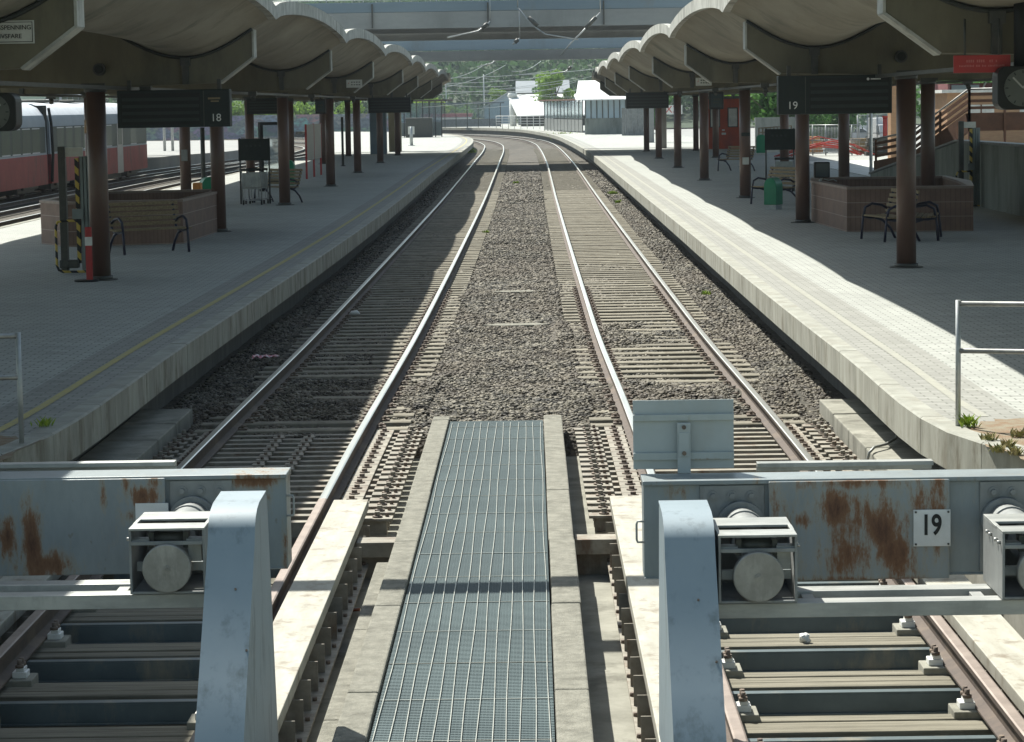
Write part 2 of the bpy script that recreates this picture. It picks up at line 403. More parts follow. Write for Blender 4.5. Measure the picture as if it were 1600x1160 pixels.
# ---- platforms
def strip(line, d0, d1, z0, z1=None):
    a = offset(line, d0); b = offset(line, d1); z1 = z0 if z1 is None else z1
    return [[(p.x, p.y, z0), (q.x, q.y, z1)] for p, q in zip(a, b)]
def platform(line, sgn, far):
    # sgn +1: platform lies to the right of the line
    g = MB()
    inner = offset(line, sgn * .92)
    rows = [[(p.x, p.y, PZ), (far(p.y), p.y + 0, PZ)] for p in inner]
    g.sheet(rows, smooth=False); struct(g.build('platform_paving', 'paving'))
    g = MB(); g.sheet(strip(line, sgn * .20, sgn * .92, PZ), smooth=False); struct(g.build('platform_edge_paving', 'paving_dark'))
    g = MB(); k = [p for p in line if p.y > 20.6]; g.sheet(strip(k, sgn * .50, sgn * .59, PZ + .004), smooth=False)
    struct(g.build('platform_edge_line', 'line' if sgn > 0 else 'lineyellow'))
    g = MB()
    a = offset(line, 0); b = offset(line, sgn * .2); c = offset(line, sgn * .38); acc = 0
    for i in range(len(line) - 1):
        p0, p1 = a[i], a[i + 1]; q0, q1 = b[i], b[i + 1]
        acc += 1
        t = .985 if acc % 2 == 0 else 1.0
        p1 = p0.lerp(p1, t); q1 = q0.lerp(q1, t)
        dz = random.uniform(-.004, .004) if acc % 2 else 0
        T, B = PZ + .012, .27
        vs = [(p0.x, p0.y, B), (p1.x, p1.y, B), (p1.x, p1.y, T - .015), (p0.x, p0.y, T - .015),
              (p0.x + sgn * .02, p0.y, T), (p1.x + sgn * .02, p1.y, T), (q1.x, q1.y, T), (q0.x, q0.y, T),
              (q0.x, q0.y, B), (q1.x, q1.y, B)]
        g.add(vs, [(0, 1, 2, 3), (0, 8, 9, 1), (0, 3, 4, 7, 8), (1, 9, 6, 5, 2)], 0)
        g.add(vs, [(3, 2, 5, 4), (4, 5, 6, 7)], 1)
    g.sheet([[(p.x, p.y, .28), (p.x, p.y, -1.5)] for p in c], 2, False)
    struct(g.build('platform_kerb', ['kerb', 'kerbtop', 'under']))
platform(EL, -1, lambda y: -12.6 if y < 150 else -12.6 - (y - 150) * .09)
platform(ER, 1, lambda y: 60.0 if y < 134 else 12.7)
g = MB(); g.add([(12.7, 133.6, -1.2), (300, 133.6, -1.2), (300, 700, -1.2), (12.7, 700, -1.2)], [(0, 1, 2, 3)]); g.add([(12.7, 133.5, -1.3), (60, 133.5, -1.3), (60, 133.5, PZ - .01), (12.7, 133.5, PZ - .01)], [(0, 1, 2, 3)]); struct(g.build('car_park', 'asphalt'))
g = MB(); g.box(-12.75, -12.6, 12, 150, -.4, PZ + .01); struct(g.build('platform_kerb', 'kerb'))
# worn moss patches where both platforms end
for PX in ([(1502, 677), (1520, 664), (1560, 655), (1620, 655), (1670, 720), (1640, 735), (1600, 717), (1550, 698)], [(60, 690), (35, 684), (0, 682), (-60, 695), (-60, 748), (0, 724), (30, 708)]):
    g = MB(); ring = []
    Q = [G(x, y, PZ) for x, y in PX]
    for a_, b_ in zip(Q, Q[1:] + Q[:1]):
        for t_ in (0, .33, .66): q = a_.lerp(b_, t_); ring.append((q.x + random.uniform(-.05, .05), q.y + random.uniform(-.08, .08), PZ + .004))
    g.add(ring, [tuple(range(len(ring)))]); struct(g.build('moss_patch', 'moss'))
# concrete plinths beside the tracks
for x0, x1, lab in ((3.22, 3.72, 'right platform'), (-4.35, -3.78, 'left platform')):
    m = MB(); y = 16.0
    while y < 26.6:
        m.box(x0, x1, y, y + 1.28, -.6, -.02 + random.uniform(-.006, .006)); y += 1.3
    tag(m.build('concrete_plinth', 'floor', bevel=.012), 'low rough concrete plinth under the edge of the ' + lab, 'plinth', 'concrete plinths beside the buffer stops')
# ---- rails
PROF = [(-.07, -.16), (.07, -.16), (.07, -.148), (.012, -.125), (.010, -.045), (.036, -.035), (.036, -.006), (.026, 0), (-.026, 0), (-.036, -.006), (-.036, -.035), (-.010, -.045), (-.012, -.125), (-.07, -.148)]
def rail(line, d, label, group, dull_until=None, z=0):
    L = offset(line, d); m = MB(); n = len(PROF); vs = []
    for i, p in enumerate(L):
        a = L[max(0, i - 1)]; b = L[min(len(L) - 1, i + 1)]; t = (b - a).normalized()
        for u, h in PROF: vs.append((p.x + t.y * u, p.y - t.x * u, h + z))
    for i in range(len(L) - 1):
        fs = [(i * n + k, i * n + (k + 1) % n, (i + 1) * n + (k + 1) % n, (i + 1) * n + k) for k in range(n)]
        dull = dull_until and L[i].y < dull_until
        for k, f in enumerate(fs):
            m.f.append(f); m.mi.append(0 if k not in (6, 7, 8) else (2 if dull else 1)); m.sm.append(False)
    m.v = vs
    return tag(m.build('rail', ['railside', 'railtop', 'raildull']), label, 'rail', group)
rail(TL, -.7525, 'steel rail nearest the left platform, in the shade of its canopy', 'rails between the two platforms', 19.5)
rail(TL, .7525, 'shiny steel rail beside the white plank left of the grating', 'rails between the two platforms', 19.5)
rail(TR, -.7525, 'shiny steel rail of the right track, on the side of the metal grating', 'rails between the two platforms', 19.5)
rail(TR, .7525, 'shiny steel rail nearest the sunlit edge of the right platform', 'rails between the two platforms', 19.5)
# yard tracks beyond the left platform
YT = [([(-15.4, 20), (-15.4, 120), (-14.9, 160), (-13.0, 200), (-12.5, 230), (-17, 262), (-34, 300)], 'rusty yard track next to the far edge of the left platform'),
      ([(-18.6, 60), (-18.6, 125), (-17.9, 150), (-16.0, 185), (-16.3, 215), (-23, 250), (-38, 280)], 'yard track running in front of the sunny side platform'),
      ([(-21.15, 20), (-21.15, 120), (-20.6, 140), (-19.2, 165), (-18.8, 190), (-22, 225), (-36, 262)], 'yard track the silver and red train stands on')]
for pts, lab in YT:
    T = spline(pts, 3)
    for d in (-.7525, .7525): rail(T, d, lab + (', its nearer rail' if d > 0 else ', its farther rail'), 'rails of the yard tracks')
# sleepers
def sleeper_at(T, y):
    for i, (a, b) in enumerate(zip(T, T[1:])):
        if a.y <= y <= b.y:
            t = (y - a.y) / (b.y - a.y); return Vector((a.x + (b.x - a.x) * t, y)), -math.atan2((b - a).x, (b - a).y)
s0 = thing('sleeper', '', 'sleeper')
m = MB(); m.prism([(-.13, -.30), (.13, -.30), (.11, -.175), (.09, -.165), (-.09, -.165), (-.11, -.175)], 'x', -1.16, 1.16)
m.build('concrete_beam', 'sleeper', s0)
for sx in (-1, 1):
    for o_ in (-1, 1):
        m = MB(); x = sx * .7525 + o_ * .115
        m.box(x - .05, x + .05, -.055, .055, -.17, -.145); m.cyl((x, 0, -.15), (x, 0, -.11), .018, 6)
        m.tube([(x - o_ * .045, -.04, -.14), (x, -.045, -.118), (x + o_ * .04, 0, -.128), (x, .045, -.118), (x - o_ * .045, .04, -.14)], .008, 5)
        m.build('rail_clip', 'clip', s0)
cnt = 0; farm = MB()
for T, name in ((TL, 'left'), (TR, 'right')):
    y = 26.9; i = 0
    while y < 200:
        q = sleeper_at(T, y)
        if i < 125:
            lab = 'concrete sleeper lying in the ballast under the rails of the %s track' % name
            if cnt == 0: o = s0
            elif i < 34: o = dup(s0, (0, 0, 0))
            else: o = None
            if o is None:
                o = s0.children[0].copy(); o.parent = None; o.name = 'sleeper'; COL.objects.link(o); tag(o, lab, 'sleeper')
            o.location = (q[0].x, q[0].y, random.uniform(-.004, .004)); o.rotation_euler = (0, 0, q[1] + random.uniform(-.006, .006))
            o['label'] = lab; o['group'] = 'concrete sleepers of the %s track' % name; cnt += 1
        else:
            farm.box(-1.16, 1.16, -.12, .12, -.26, -.168, 0, Matrix.Translation((q[0].x, q[0].y, 0)) @ Matrix.Rotation(q[1], 4, 'Z'))
        i += 1; y += .6
stuff(farm.build('far_sleepers', 'sleeper'))
# rows of steel sleepers in front of the buffer stops
st = thing('steel_sleeper', '', 'steel sleeper')
m = MB(); m.prism([(-.06, -.30), (.06, -.30), (.055, -.18), (-.055, -.18)], 'x', -1.30, 1.30); m.box(-1.3, 1.3, -.085, .085, -.31, -.295); m.build('beam', 'steelsleeper', st)
for x in (-1.22, 1.22):
    m = MB(); m.box(x - .13, x + .13, -.085, .085, -.18, -.155); m.cyl((x, 0, -.16), (x, 0, -.105), .026, 6); m.cyl((x, 0, -.158), (x, 0, -.14), .045, 10, 1)
    m.cyl((x + .08, .03, -.16), (x + .08, .03, -.12), .018, 6, 1)
    m.build('end_block', ['steelsleeper', 'clip'], st, bevel=.004)
for x in (-.93, .93):
    m = MB(); m.box(x - .095, x + .095, -.155, .155, -.18, -.158); m.cyl((x, 0, -.16), (x, 0, -.12), .028, 6, 1); m.cyl((x, 0, -.158), (x, 0, -.146), .05, 10, 1)
    m.build('bolt_plate', ['steelsleeper', 'clip'], st, bevel=.003)
y = 20.9; first = True
while y < 26.6:
    for T, name in ((TL, 'left'), (TR, 'right')):
        q = sleeper_at(T, y)
        o = st if first else dup(st, (0, 0, 0)); first = False
        o.location = (q[0].x, y, 0); o.rotation_euler = (0, 0, 0)
        o['label'] = 'bolted steel sleeper in the close row before the buffer stop of the %s track' % name
        o['group'] = 'bolted steel sleepers of the %s track' % name
    y += .33
# twin bolted inspection plates between the rails of the left track
for sx, lab in ((-.14, 'left'), (.18, 'right')):
    m = MB(); m.box(TL[6].x + sx - .035, TL[6].x + sx + .035, 21.3, 26.4, -.175, -.158)
    for k in range(15): m.box(TL[6].x + sx - .06, TL[6].x + sx + .06, 21.45 + k * .33, 21.57 + k * .33, -.158, -.150); m.cyl((TL[6].x + sx, 21.51 + k * .33, -.155), (TL[6].x + sx, 21.51 + k * .33, -.125), .018, 6, 1)
    tag(m.build('guide_strip', ['steelsleeper', 'clip']), '%s one of two thin bolted strips between the rails of the left track' % lab, 'guide strip', 'bolted strips on the steel sleepers')
# ---- grating duct
def grate_mat():
    n = NT('grating'); p = n.pos()
    wv = n.n('ShaderNodeTexWave'); wv.bands_direction = 'Y'; wv.inputs['Scale'].default_value = 16; n.l(p, wv.inputs['Vector'])
    c = n.mix(n.ramp(n.noise(p, 1.2, 4), .35, .65), (.088, .128, .13), (.06, .092, .095))
    c = n.mix(n.math('MULTIPLY', wv.outputs['Fac'], .35), c, (.05, .07, .08)); n.col(c); n.rough(.6); n.b.inputs['Specular IOR Level'].default_value = .3
    return n.m
MT['grate'] = grate_mat(); MT['gratebar'] = mat('grating_bar', (.46, .46, .40), (.30, .30, .26), 8, .4, .3, bump=0)
gr = thing('metal_grating', 'long blue-grey metal grating with pale bars between two concrete kerbs', 'grating', (-.36, 9, 0))
m = MB()
for j in range(int(17.3 / .036)): m.box(-.49, .49, j * .036, j * .036 + .021, -.058, -.028)
for k in range(49): m.box(-.484 + k * .02, -.4815 + k * .02, 0, 17.3, -.055, -.0295)
m.build('mesh_panel', 'grate', gr)
m = MB(); m.box(-.49, .49, 0, 17.3, -.45, -.40); m.build('duct_floor', 'darkmetal', gr)
m = MB()
for k in range(13):
    x = -.465 + k * .0775
    pts = [(x + .006 * math.sin(j * .7 + k * 1.9), j * .55, -.022) for j in range(32)]
    for a, b in zip(pts, pts[1:]): m.bar(a, b, .0046, .014)
for j in range(19):
    m.box(-.485, .485, .2 + j * .92, .206 + j * .92, -.027, -.0235)
m.build('bearing_bar', 'gratebar', gr)
for x0, x1, lab in ((-1.04, -.86, 'left'), (.14, .335, 'right')):
    m = MB(); y = 9.0
    while y < 26.4:
        e = random.uniform(-.004, .004); wdt = .14 if (x0 < 0 and y < 16.6) else 0
        m.box(x0 + e - 0, x1 + e, y, min(y + 2.45, 26.5), -.5, .0 + e)
        if wdt: m.box(x0 - wdt, x0 - .002, y, y + 2.45, -.5, -.16)
        y += 2.46
    tag(m.build('duct_kerb', 'curb_conc', bevel=.012), 'rough concrete kerb along the %s side of the metal grating' % lab, 'kerb', 'kerbs of the grating')
# ---- white slide planks beside the rails
MT['plank'] = mat('plank_paint', (.43, .415, .35), (.31, .295, .24), 3.5, .7, aniso=(2.5, .5, 1), dirt=(.19, .155, .11), dsc=4.5, bump=.3)
def plank(x0, x1, y0, y1, lab, bolts):
    t = thing('slide_plank', lab, 'plank', ((x0 + x1) / 2, y0, 0), 0, 'white planks beside the rails')
    h = (x1 - x0) / 2; L = y1 - y0
    m = MB(); m.box(-h, h, 0, L, -.085, .0)
    m.build('top_board', 'plank', t, bevel=.006)
    m = MB(); m.box(-h + .05, h - .05, 0, L - .1, -.4, -.087); m.box(-h + bolts * .07, h + bolts * .09, 0, L - .3, -.30, -.285)
    y = .4
    while y < L - .5:
        x = bolts * (h + .055); m.cyl((x, y, -.286), (x, y, -.262), .016, 6, 1); m.box(min(x, bolts * (h - .045)), max(x, bolts * (h - .045)), y + .25, y + .262, -.285, -.10); y += .5
    m.build('support_beam', ['steelsleeper', 'clip'], t)
plank(-1.665, -1.37, 9, 20.9, 'white-painted plank beside the inner rail of the left track', 1)
plank(.67, 1.0, 9, 20.9, 'white-painted plank beside the inner rail of the right track', -1)
plank(2.71, 3.02, 9, 18.6, 'white-painted plank between the right buffer stop and the right platform', -1)
plank(-3.78, -3.44, 9, 18.6, 'white-painted plank at the outer side of the left buffer stop', 1)
for x0, x1, lab in ((-1.37, -1.06, 'left'), (.35, .68, 'right')):
    m = MB(); m.box(x0, x1, 19.35, 19.6, -.22, -.10); m.box(x0, x1, 19.45, 19.5, -.42, -.22)
    tag(m.build('cross_beam', 'steelsleeper', bevel=.005), 'short steel cross beam bridging the pit %s of the grating' % lab, 'beam', 'short beams across the pit')
# ---- timbers and blue beams under the buffer stops
MT['timber'] = mat('old_timber', (.23, .21, .16), (.12, .11, .08), 3, .95, aniso=(.5, 9, 4), bump=.7, bsc=12, bdist=.008)
MT['blue_steel'] = mat('blue_grey_paint', (.105, .135, .14), (.07, .095, .10), 2.5, .45, dirt=(.22, .20, .15), dsc=2.6)
for cx, name in ((-2.51, 'left'), (1.85, 'right')):
    for k, y in enumerate((11.6, 12.72, 13.84, 14.95, 16.07, 17.2, 18.3, 19.4)):
        m = MB(); M_ = Matrix.Translation((cx, y, 0)) @ Matrix.Rotation(random.uniform(-.004, .004), 4, 'Z')
        for j in range(3): m.box(-.84, .84, -.19 + j * .128, -.19 + j * .128 + .122, -.5, -.2 - random.uniform(0, .01), 0, M_)
        tag(m.build('timber', 'timber', bevel=.008), 'weathered timber lying between the rails of the %s buffer stop' % name, 'timber', 'timbers under the %s buffer stop' % name)
        m = MB(); m.box(cx - .70, cx + .70, y - .47, y - .455, -.30, -.19); m.box(cx - .70, cx + .70, y - .47, y - .40, -.19, -.178); m.box(cx - .7, cx + .7, y - .49, y - .40, -.312, -.30)
        tag(m.build('tie_beam', 'blue_steel', bevel=.003), 'blue-grey steel beam between two timbers of the %s buffer stop' % name, 'beam', 'blue beams under the %s buffer stop' % name)
    for k, y in enumerate((12.9, 14.02, 15.13, 16.25, 17.4)):
        for sx in (-1, 1):
            side = 'left' if sx < 0 else 'right'
            t = thing('rail_fixing', 'bolted clamp holding the %s rail on its block under the %s buffer stop' % (side, name), 'clamp', (cx + sx * .7525, y, 0), 0, 'clamps on the %s rail under the %s buffer stop' % (side, name))
            m = MB(); m.box(-.2, .2, -.11, .11, -.30, -.165); m.build('block', 'floor', t, bevel=.006)
            m = MB()
            for e in (-1,):
                X = e * sx * .115; m.box(X - .045, X + .045, -.055, .055, -.165, -.125); m.box(X - .02, X + .03, -.05, .05, -.125, -.1)
            m.build('clamp', 'white', t, bevel=.005)
            m = MB(); X = -sx * .115
            for yy in (-.035, .035): m.cyl((X, yy, -.1), (X, yy, -.05), .016, 6); m.cyl((X, yy, -.1), (X, yy, -.08), .028, 6)
            m.build('bolt', 'clip', t)
# ------------------------------------------------------------------ canopies
BY = [24.8, 40.5, 56, 71, 87.5, 105, 123, 142]
BEND_L = [(87, 0), (105, -.27), (123, -.4), (142, -.55), (160, -.8)]
BEND_R = [(71, -.08), (87.5, -.1), (105, 0), (123, .12), (142, .4), (160, .6)]
# height of the roof skin over a beam, by distance u from the track-side edge
SKIN = [(0, 4.80), (.3, 4.62), (.7, 4.36), (1.1, 4.19), (1.4, 4.15), (1.75, 4.19), (2.2, 4.38), (2.6, 4.62), (3.0, 4.84), (3.4, 4.93)]
W = 8.6
def skin(u):
    u = min(u, W - u)
    if u > 3.4: return 4.93 - .12 * min(1, (u - 3.4) / .9)
    P = SKIN
    for (a, b), (c, d) in zip(P, P[1:]):
        if u <= c:
            t = (u - a) / (c - a); return b + (d - b) * t
    return 4.93
def sk(u):   # smoothed
    return sum(skin(max(0, min(W, u + e))) for e in (-.18, -.09, 0, .09, .18)) / 5
def archf(v): return math.sin(PI * v) ** .65 if 0 < v < 1 else 0
def canopy(side, label):
    sg = 1 if side == 'right' else -1
    x_edge = 3.29 if side == 'right' else -4.08
    bend = BEND_R if side == 'right' else BEND_L
    X = lambda u, y: x_edge + sg * u + interp(bend, y)
    t = thing('platform_canopy', label, 'canopy', (0, 0, 0))
    ends = [10.5] + BY + [150]
    for y0, y1 in zip(ends, ends[1:]):
        full = 16.0; m = MB(); us = [i * W / 60 for i in range(61)]; vs_ = [j / 22 for j in range(23)]
        last = False
        A = .27
        def z(u, v):
            vv = v * (.5 if last else 1)
            rise = A * archf(vv) * (.55 + .45 * min(1, abs(min(u, W - u) - 1.4) / 1.4))
            return sk(u) + rise
        ya, yb = y0 + .02, y1 - .02
        bot = [[(X(u, ya + (yb - ya) * v), ya + (yb - ya) * v, z(u, v)) for u in us] for v in vs_]
        m.sheet(bot, 0)
        rim = lambda u: .13
        top = [[(p[0], p[1], p[2] + rim(0)) for p in r] for r in bot]
        m.sheet(top, 1)
        for r0, r1 in zip(bot, bot[1:]): pass
        e0 = [[b[0], tuple(tp[0])] for b, tp in zip(bot, top)]; e1 = [[b[-1], tp[-1]] for b, tp in zip(bot, top)]
        m.sheet(e0, 1, False); m.sheet(e1, 1, False)
        m.sheet([[b, c] for b, c in zip(bot[0], top[0])], 1, False); m.sheet([[b, c] for b, c in zip(bot[-1], top[-1])], 1, False)
        m.build('roof_shell', ['canopy', 'rim'], t, recalc=False)
        # raised rim along the track-side and outer edges
        for u0, u1 in ((-.05, .10), (W - .10, W + .05)):
            m = MB()
            rows = []
            for v in vs_:
                y = ya + (yb - ya) * v; zz = z(max(0, min(W, u0)), v)
                rows.append([(X(u0, y), y, zz - .03), (X(u1, y), y, zz - .03), (X(u1, y), y, zz + .19), (X(u0, y), y, zz + .19), (X(u0, y), y, zz - .03)])
            m.sheet(rows, 0, False)
            m.build('roof_rim', 'rim', t)
    for i, yb in enumerate(BY):
        # beam plate
        us = [.32 + (W - .64) * j / 60 for j in range(61)]
        topc = [(u, sk(u) - .012) for u in us]
        bc = [(W - .32, 4.15), (W - .85, 3.74), (W / 2 + 1.9, 3.70), (W / 2 - 1.9, 3.70), (.85, 3.74), (.32, 4.15)]
        poly = [(X(u, yb), zz) for u, zz in topc + bc]
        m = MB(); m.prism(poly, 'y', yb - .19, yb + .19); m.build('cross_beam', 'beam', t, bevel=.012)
        m = MB(); m.tube([(X(u, yb), yb - .205, sk(u) - .02) for u in us], .028, 6); m.build('edge_joint', 'joint', t)
        # lighter end cap of the beam
        for s_ in (0, 1):
            m = MB()
            f = (lambda u: u) if s_ == 0 else (lambda u: W - u)
            pts = [(f(.31), sk(.31) - .03), (f(.31), 4.14), (f(.86), 3.735)]
            m.bar((X(pts[0][0], yb), yb, pts[0][1]), (X(pts[1][0], yb), yb, pts[1][1]), .03, .40, 0, up=(0, 1, 0))
            m.bar((X(pts[1][0], yb), yb, pts[1][1]), (X(pts[2][0], yb), yb, pts[2][1]), .03, .40, 0, up=(0, 1, 0))
            m.build('beam_end', 'rim', t)
        for u in (2.9, W - 2.9):
            cx = X(u, yb)
            m = MB(); m.cyl((cx, yb, PZ), (cx, yb, 3.74), .158, 28); c = m.build('column', 'column', t)
            m = MB(); m.cyl((cx, yb, PZ), (cx, yb, PZ + .07), .19, 24); m.cyl((cx, yb, PZ), (cx, yb, PZ + .015), .27, 24); m.build('base_collar', 'darkmetal', c)
            m = MB(); m.cyl((cx, yb, 3.62), (cx, yb, 3.705), .185, 24); m.box(cx - .19, cx + .19, yb - .22, yb + .22, 3.69, 3.76, 0); m.build('head_plate', 'darkmetal', c)
            if i in (1, 2, 3, 4):
                m = MB(); m.cyl((cx - sg * .12, yb - .19, 3.98), (cx - sg * .12, yb - .30, 3.98), .1, 20); m.cyl((cx - sg * .12, yb - .30, 3.98), (cx - sg * .12, yb - .33, 3.98), .07, 16, 1)
                m.build('downlight', ['darkmetal', 'black'], t)
        for u in (1.4, W - 1.4):
            m = MB(); m.box(X(u, yb) - .05, X(u, yb) + .05, yb - .27, yb - .19, 3.72, 4.12); m.box(X(u, yb) - .08, X(u, yb) + .08, yb - .29, yb - .19, 4.02, 4.14); m.build('downpipe', 'darkmetal', t)
        for u in (2.05, W - 2.05):
            m = MB(); m.box(X(u, yb) - .09, X(u, yb) + .09, yb - .3, yb - .12, 3.60, 3.70); m.cyl((X(u, yb), yb - .2, 3.60), (X(u, yb) + .02, yb - .28, 3.52), .05, 12); m.build('loudspeaker', 'darkmetal', t)
    for u in (2.35, W - 2.35):
        m = MB()
        for y0, y1 in zip(BY, BY[1:]): m.bar((X(u, y0), y0, 3.67), (X(u, y1), y1, 3.67), .12, .05)
        m.build('cable_tray', 'darkmetal', t)
    return t, X
CL, XL = canopy('left', 'wavy concrete shell canopy on brown columns over the left platform')
CRt, XR = canopy('right', 'wavy concrete shell canopy on brown columns over the right platform')
# ------------------------------------------------------------------ road bridge
MT['bridge'] = mat('bridge_concrete', (.31, .32, .31), (.24, .25, .245), .25, .9, aniso=(1, 1, 3), dirt=(.22, .23, .22), dsc=.3)
MT['bridgeblue'] = mat('bridge_girder', (.19, .25, .29), (.15, .205, .245), .2, .8, dirt=(.17, .19, .19), dsc=.4, aniso=(.4, 1, 4))
br = thing('road_bridge', 'long grey and blue road bridge crossing high over the far end of the tracks', 'bridge', (0, 0, 0))
m = MB(); m.box(-60, 60, 137, 137.35, 8.45, 9.0); m.build('parapet', 'bridgeblue', br, bevel=.03)
m = MB(); m.box(-60, 60, 137.1, 152.5, 7.75, 8.2); m.build('deck', 'bridge', br)
m = MB(); m.box(-60, 60, 137.02, 137.6, 7.55, 8.44); m.box(-60, 60, 144, 144.5, 7.5, 7.74); m.build('girder', 'bridge', br)
MT['bridgelit'] = mat('bridge_girder_lit', (.34, .43, .48), (.29, .37, .42), .2, .8, dirt=(.28, .33, .35), dsc=.4, aniso=(.4, 1, 4))  # girder blue lightened to stand in for light the shaded rear girder lacks
m = MB(); m.box(-60, 60, 156.8, 157.2, 6.78, 7.7); m.build('rear_girder', 'bridgelit', br)
m = MB(); m.box(-60, 60, 152.6, 152.9, 7.3, 7.9); m.build('girder', 'bridge', br)
m = MB(); m.box(-60, 60, 156.7, 157.4, 6.1, 6.74); m.build('rear_beam', 'bridge', br)
m = MB()
for x in np.arange(-59, 60, 2): m.cyl((x, 137.2, 9.0), (x, 137.2, 9.3), .03, 6)
m.tube([(-60, 137.2, 9.3), (60, 137.2, 9.3)], .04, 6); m.tube([(-60, 137.2, 9.15), (60, 137.2, 9.15)], .025, 6); m.build('railing', 'galv', br)
for x in np.arange(-40, 41, 6.3):
    m = MB(); m.box(x - .04, x + .04, 136.86, 136.99, 7.6, 8.9); m.build('drainpipe', 'darkmetal', br)
# concrete piers at the end of the left platform
for px, yb_, w_, lab in ((592, 241, .95, 'blue-grey concrete bridge pier at the far end of the left platform'), (618, 237, .75, 'tan concrete bridge pier beside the blue-grey one'), (1017, 223, .42, 'slim dark concrete bridge pier beyond the right platform columns'), (1036, 232, .40, 'slim dark concrete pier just right of the other slim one')):
    p = G(px, yb_, PZ); m = MB(); m.box(-w_ / 2, w_ / 2, -.5, .5, 0, 7.0 - PZ)
    tag(m.build('bridge_pier', 'bridgeblue' if px == 592 else ('beam' if px == 618 else 'bridge'), None, (p.x, p.y, PZ), bevel=.03), lab, 'pier', 'bridge piers')
# ------------------------------------------------------------------ buffer stops
def rust_mat(name, blobs, base=(.245, .28, .29), base2=(.195, .225, .235), amount=1.0):
    n = NT(name); g = n.n('ShaderNodeNewGeometry').outputs['Position']
    mask = None
    for (x, z, rx, rz, k) in blobs:
        mp = n.n('ShaderNodeMapping'); mp.vector_type = 'POINT'
        mp.inputs['Location'].default_value = (-x / rx, 0, -z / rz); mp.inputs['Scale'].default_value = (1 / rx, 0, 1 / rz)
        n.l(g, mp.inputs['Vector'])
        ln = n.n('ShaderNodeVectorMath'); ln.operation = 'LENGTH'; n.l(mp.outputs[0], ln.inputs[0])
        v = n.math('MULTIPLY', n.ramp(ln.outputs['Value'], 1.25, .1), k)
        mask = v if mask is None else n.math('MAXIMUM', mask, v)
    nz = n.noise(n.pos((1, 1, .28)), 20, 10, .8); nz2 = n.noise(n.pos((1, 1, .35)), 5.5, 6, .7)
    s = n.math('ADD', n.math('ADD', mask, n.math('MULTIPLY', n.math('SUBTRACT', nz, .5), 2.0)), n.math('MULTIPLY', n.math('SUBTRACT', nz2, .5), .9))
    r = n.ramp(s, .34, .6); r2 = n.ramp(s, .6, 1.15); r0 = n.ramp(s, .12, .4)
    p = n.mix(n.ramp(nz2, .35, .65), base, base2)
    sp = n.ramp(n.noise(n.pos((1, 1, .6)), 26, 3, .5), .69, .73); p = n.mix(n.math('MULTIPLY', sp, .6), p, (.16, .15, .13))
    p = n.mix(n.math('MULTIPLY', r0, .55), p, (.30, .27, .20))
    c = n.mix(r, p, (.20, .105, .055)); c = n.mix(r2, c, (.075, .032, .02))
    n.col(c); n.rough(n.ramp(r, 0, 1)); 
    rr = n.n('ShaderNodeMapRange'); rr.inputs['To Min'].default_value = .42; rr.inputs['To Max'].default_value = .9; n.l(r, rr.inputs['Value']); n.l(rr.outputs[0], n.b.inputs['Roughness'])
    n.bump(s, .25, .003); return n.m
YL, YR = 12.45, 12.0
def blobs(Y, L): return [(AT(px, py, Y).x, AT(px, py, Y).z, 1.45 * rx / (F / Y), 1.45 * rz / (F / Y), k) for px, py, rx, rz, k in L]
MT['rustR'] = rust_mat('rusty_blue_paint_panel', blobs(13, [(1365, 830, 120, 78, .50), (1300, 792, 26, 28, .95), (1378, 822, 28, 34, .98), (1398, 865, 34, 38, .80), (1330, 870, 60, 40, .58), (1253, 812, 12, 14, .7), (1462, 800, 16, 100, .66), (1340, 908, 150, 12, .72), (1360, 752, 110, 12, .62), (1435, 780, 26, 50, .6), (1212, 790, 12, 70, .5)]))
MT['rustL'] = rust_mat('flaking_blue_paint_panel', blobs(13.45, [(52, 850, 13, 65, 1.0), (16, 840, 13, 34, .85), (72, 880, 40, 22, .85), (226, 772, 26, 16, .8), (240, 752, 14, 14, .55), (199, 760, 6, 24, .65), (163, 772, 5, 26, .62), (204, 806, 14, 14, .55)]))
MT['rustE'] = rust_mat('weathered_blue_paint', blobs(13.45, [(402, 752, 40, 12, .8), (446, 860, 6, 60, .5), (423, 775, 7, 26, .5)]) + blobs(13, [(1055, 768, 24, 12, .5), (1185, 800, 8, 50, .5)]), (.25, .285, .29), (.20, .23, .235))
MT['bufgrey'] = mat('weathered_grey_plate', (.27, .28, .27), (.20, .21, .205), 5, .6, .2, dirt=(.15, .15, .145), dsc=4)
MT['disc'] = mat('buffer_disc_steel', (.30, .295, .27), (.22, .215, .195), 9, .5, .4, dirt=(.38, .37, .34), dsc=6, bsc=70)
MT['bluepost'] = mat('pale_blue_paint', (.27, .325, .355), (.235, .29, .32), 1.6, .5, bump=.06, dirt=(.15, .185, .195), dsc=7, spec=.3)
MT['framegrey'] = mat('frame_galvanised', (.40, .405, .38), (.27, .28, .265), 4, .5, .3, aniso=(.6, 3, 2), dirt=(.24, .25, .23), dsc=3)
def bolt_plate(parent, x, y, z0, z1, w, holes):
    m = MB(); m.box(x - w / 2, x + w / 2, y - .012, y - .001, z0, z1); p = m.build('bolt_plate', 'bufgrey', parent, bevel=.003)
    for hx, hz in holes:
        b = MB(); b.cyl((x + hx, y - .012, hz), (x + hx, y - .018, hz), .028, 16); b.cyl((x + hx, y - .018, hz), (x + hx, y - .036, hz), .016, 6)
        b.build('bolt', 'bufgrey', p)
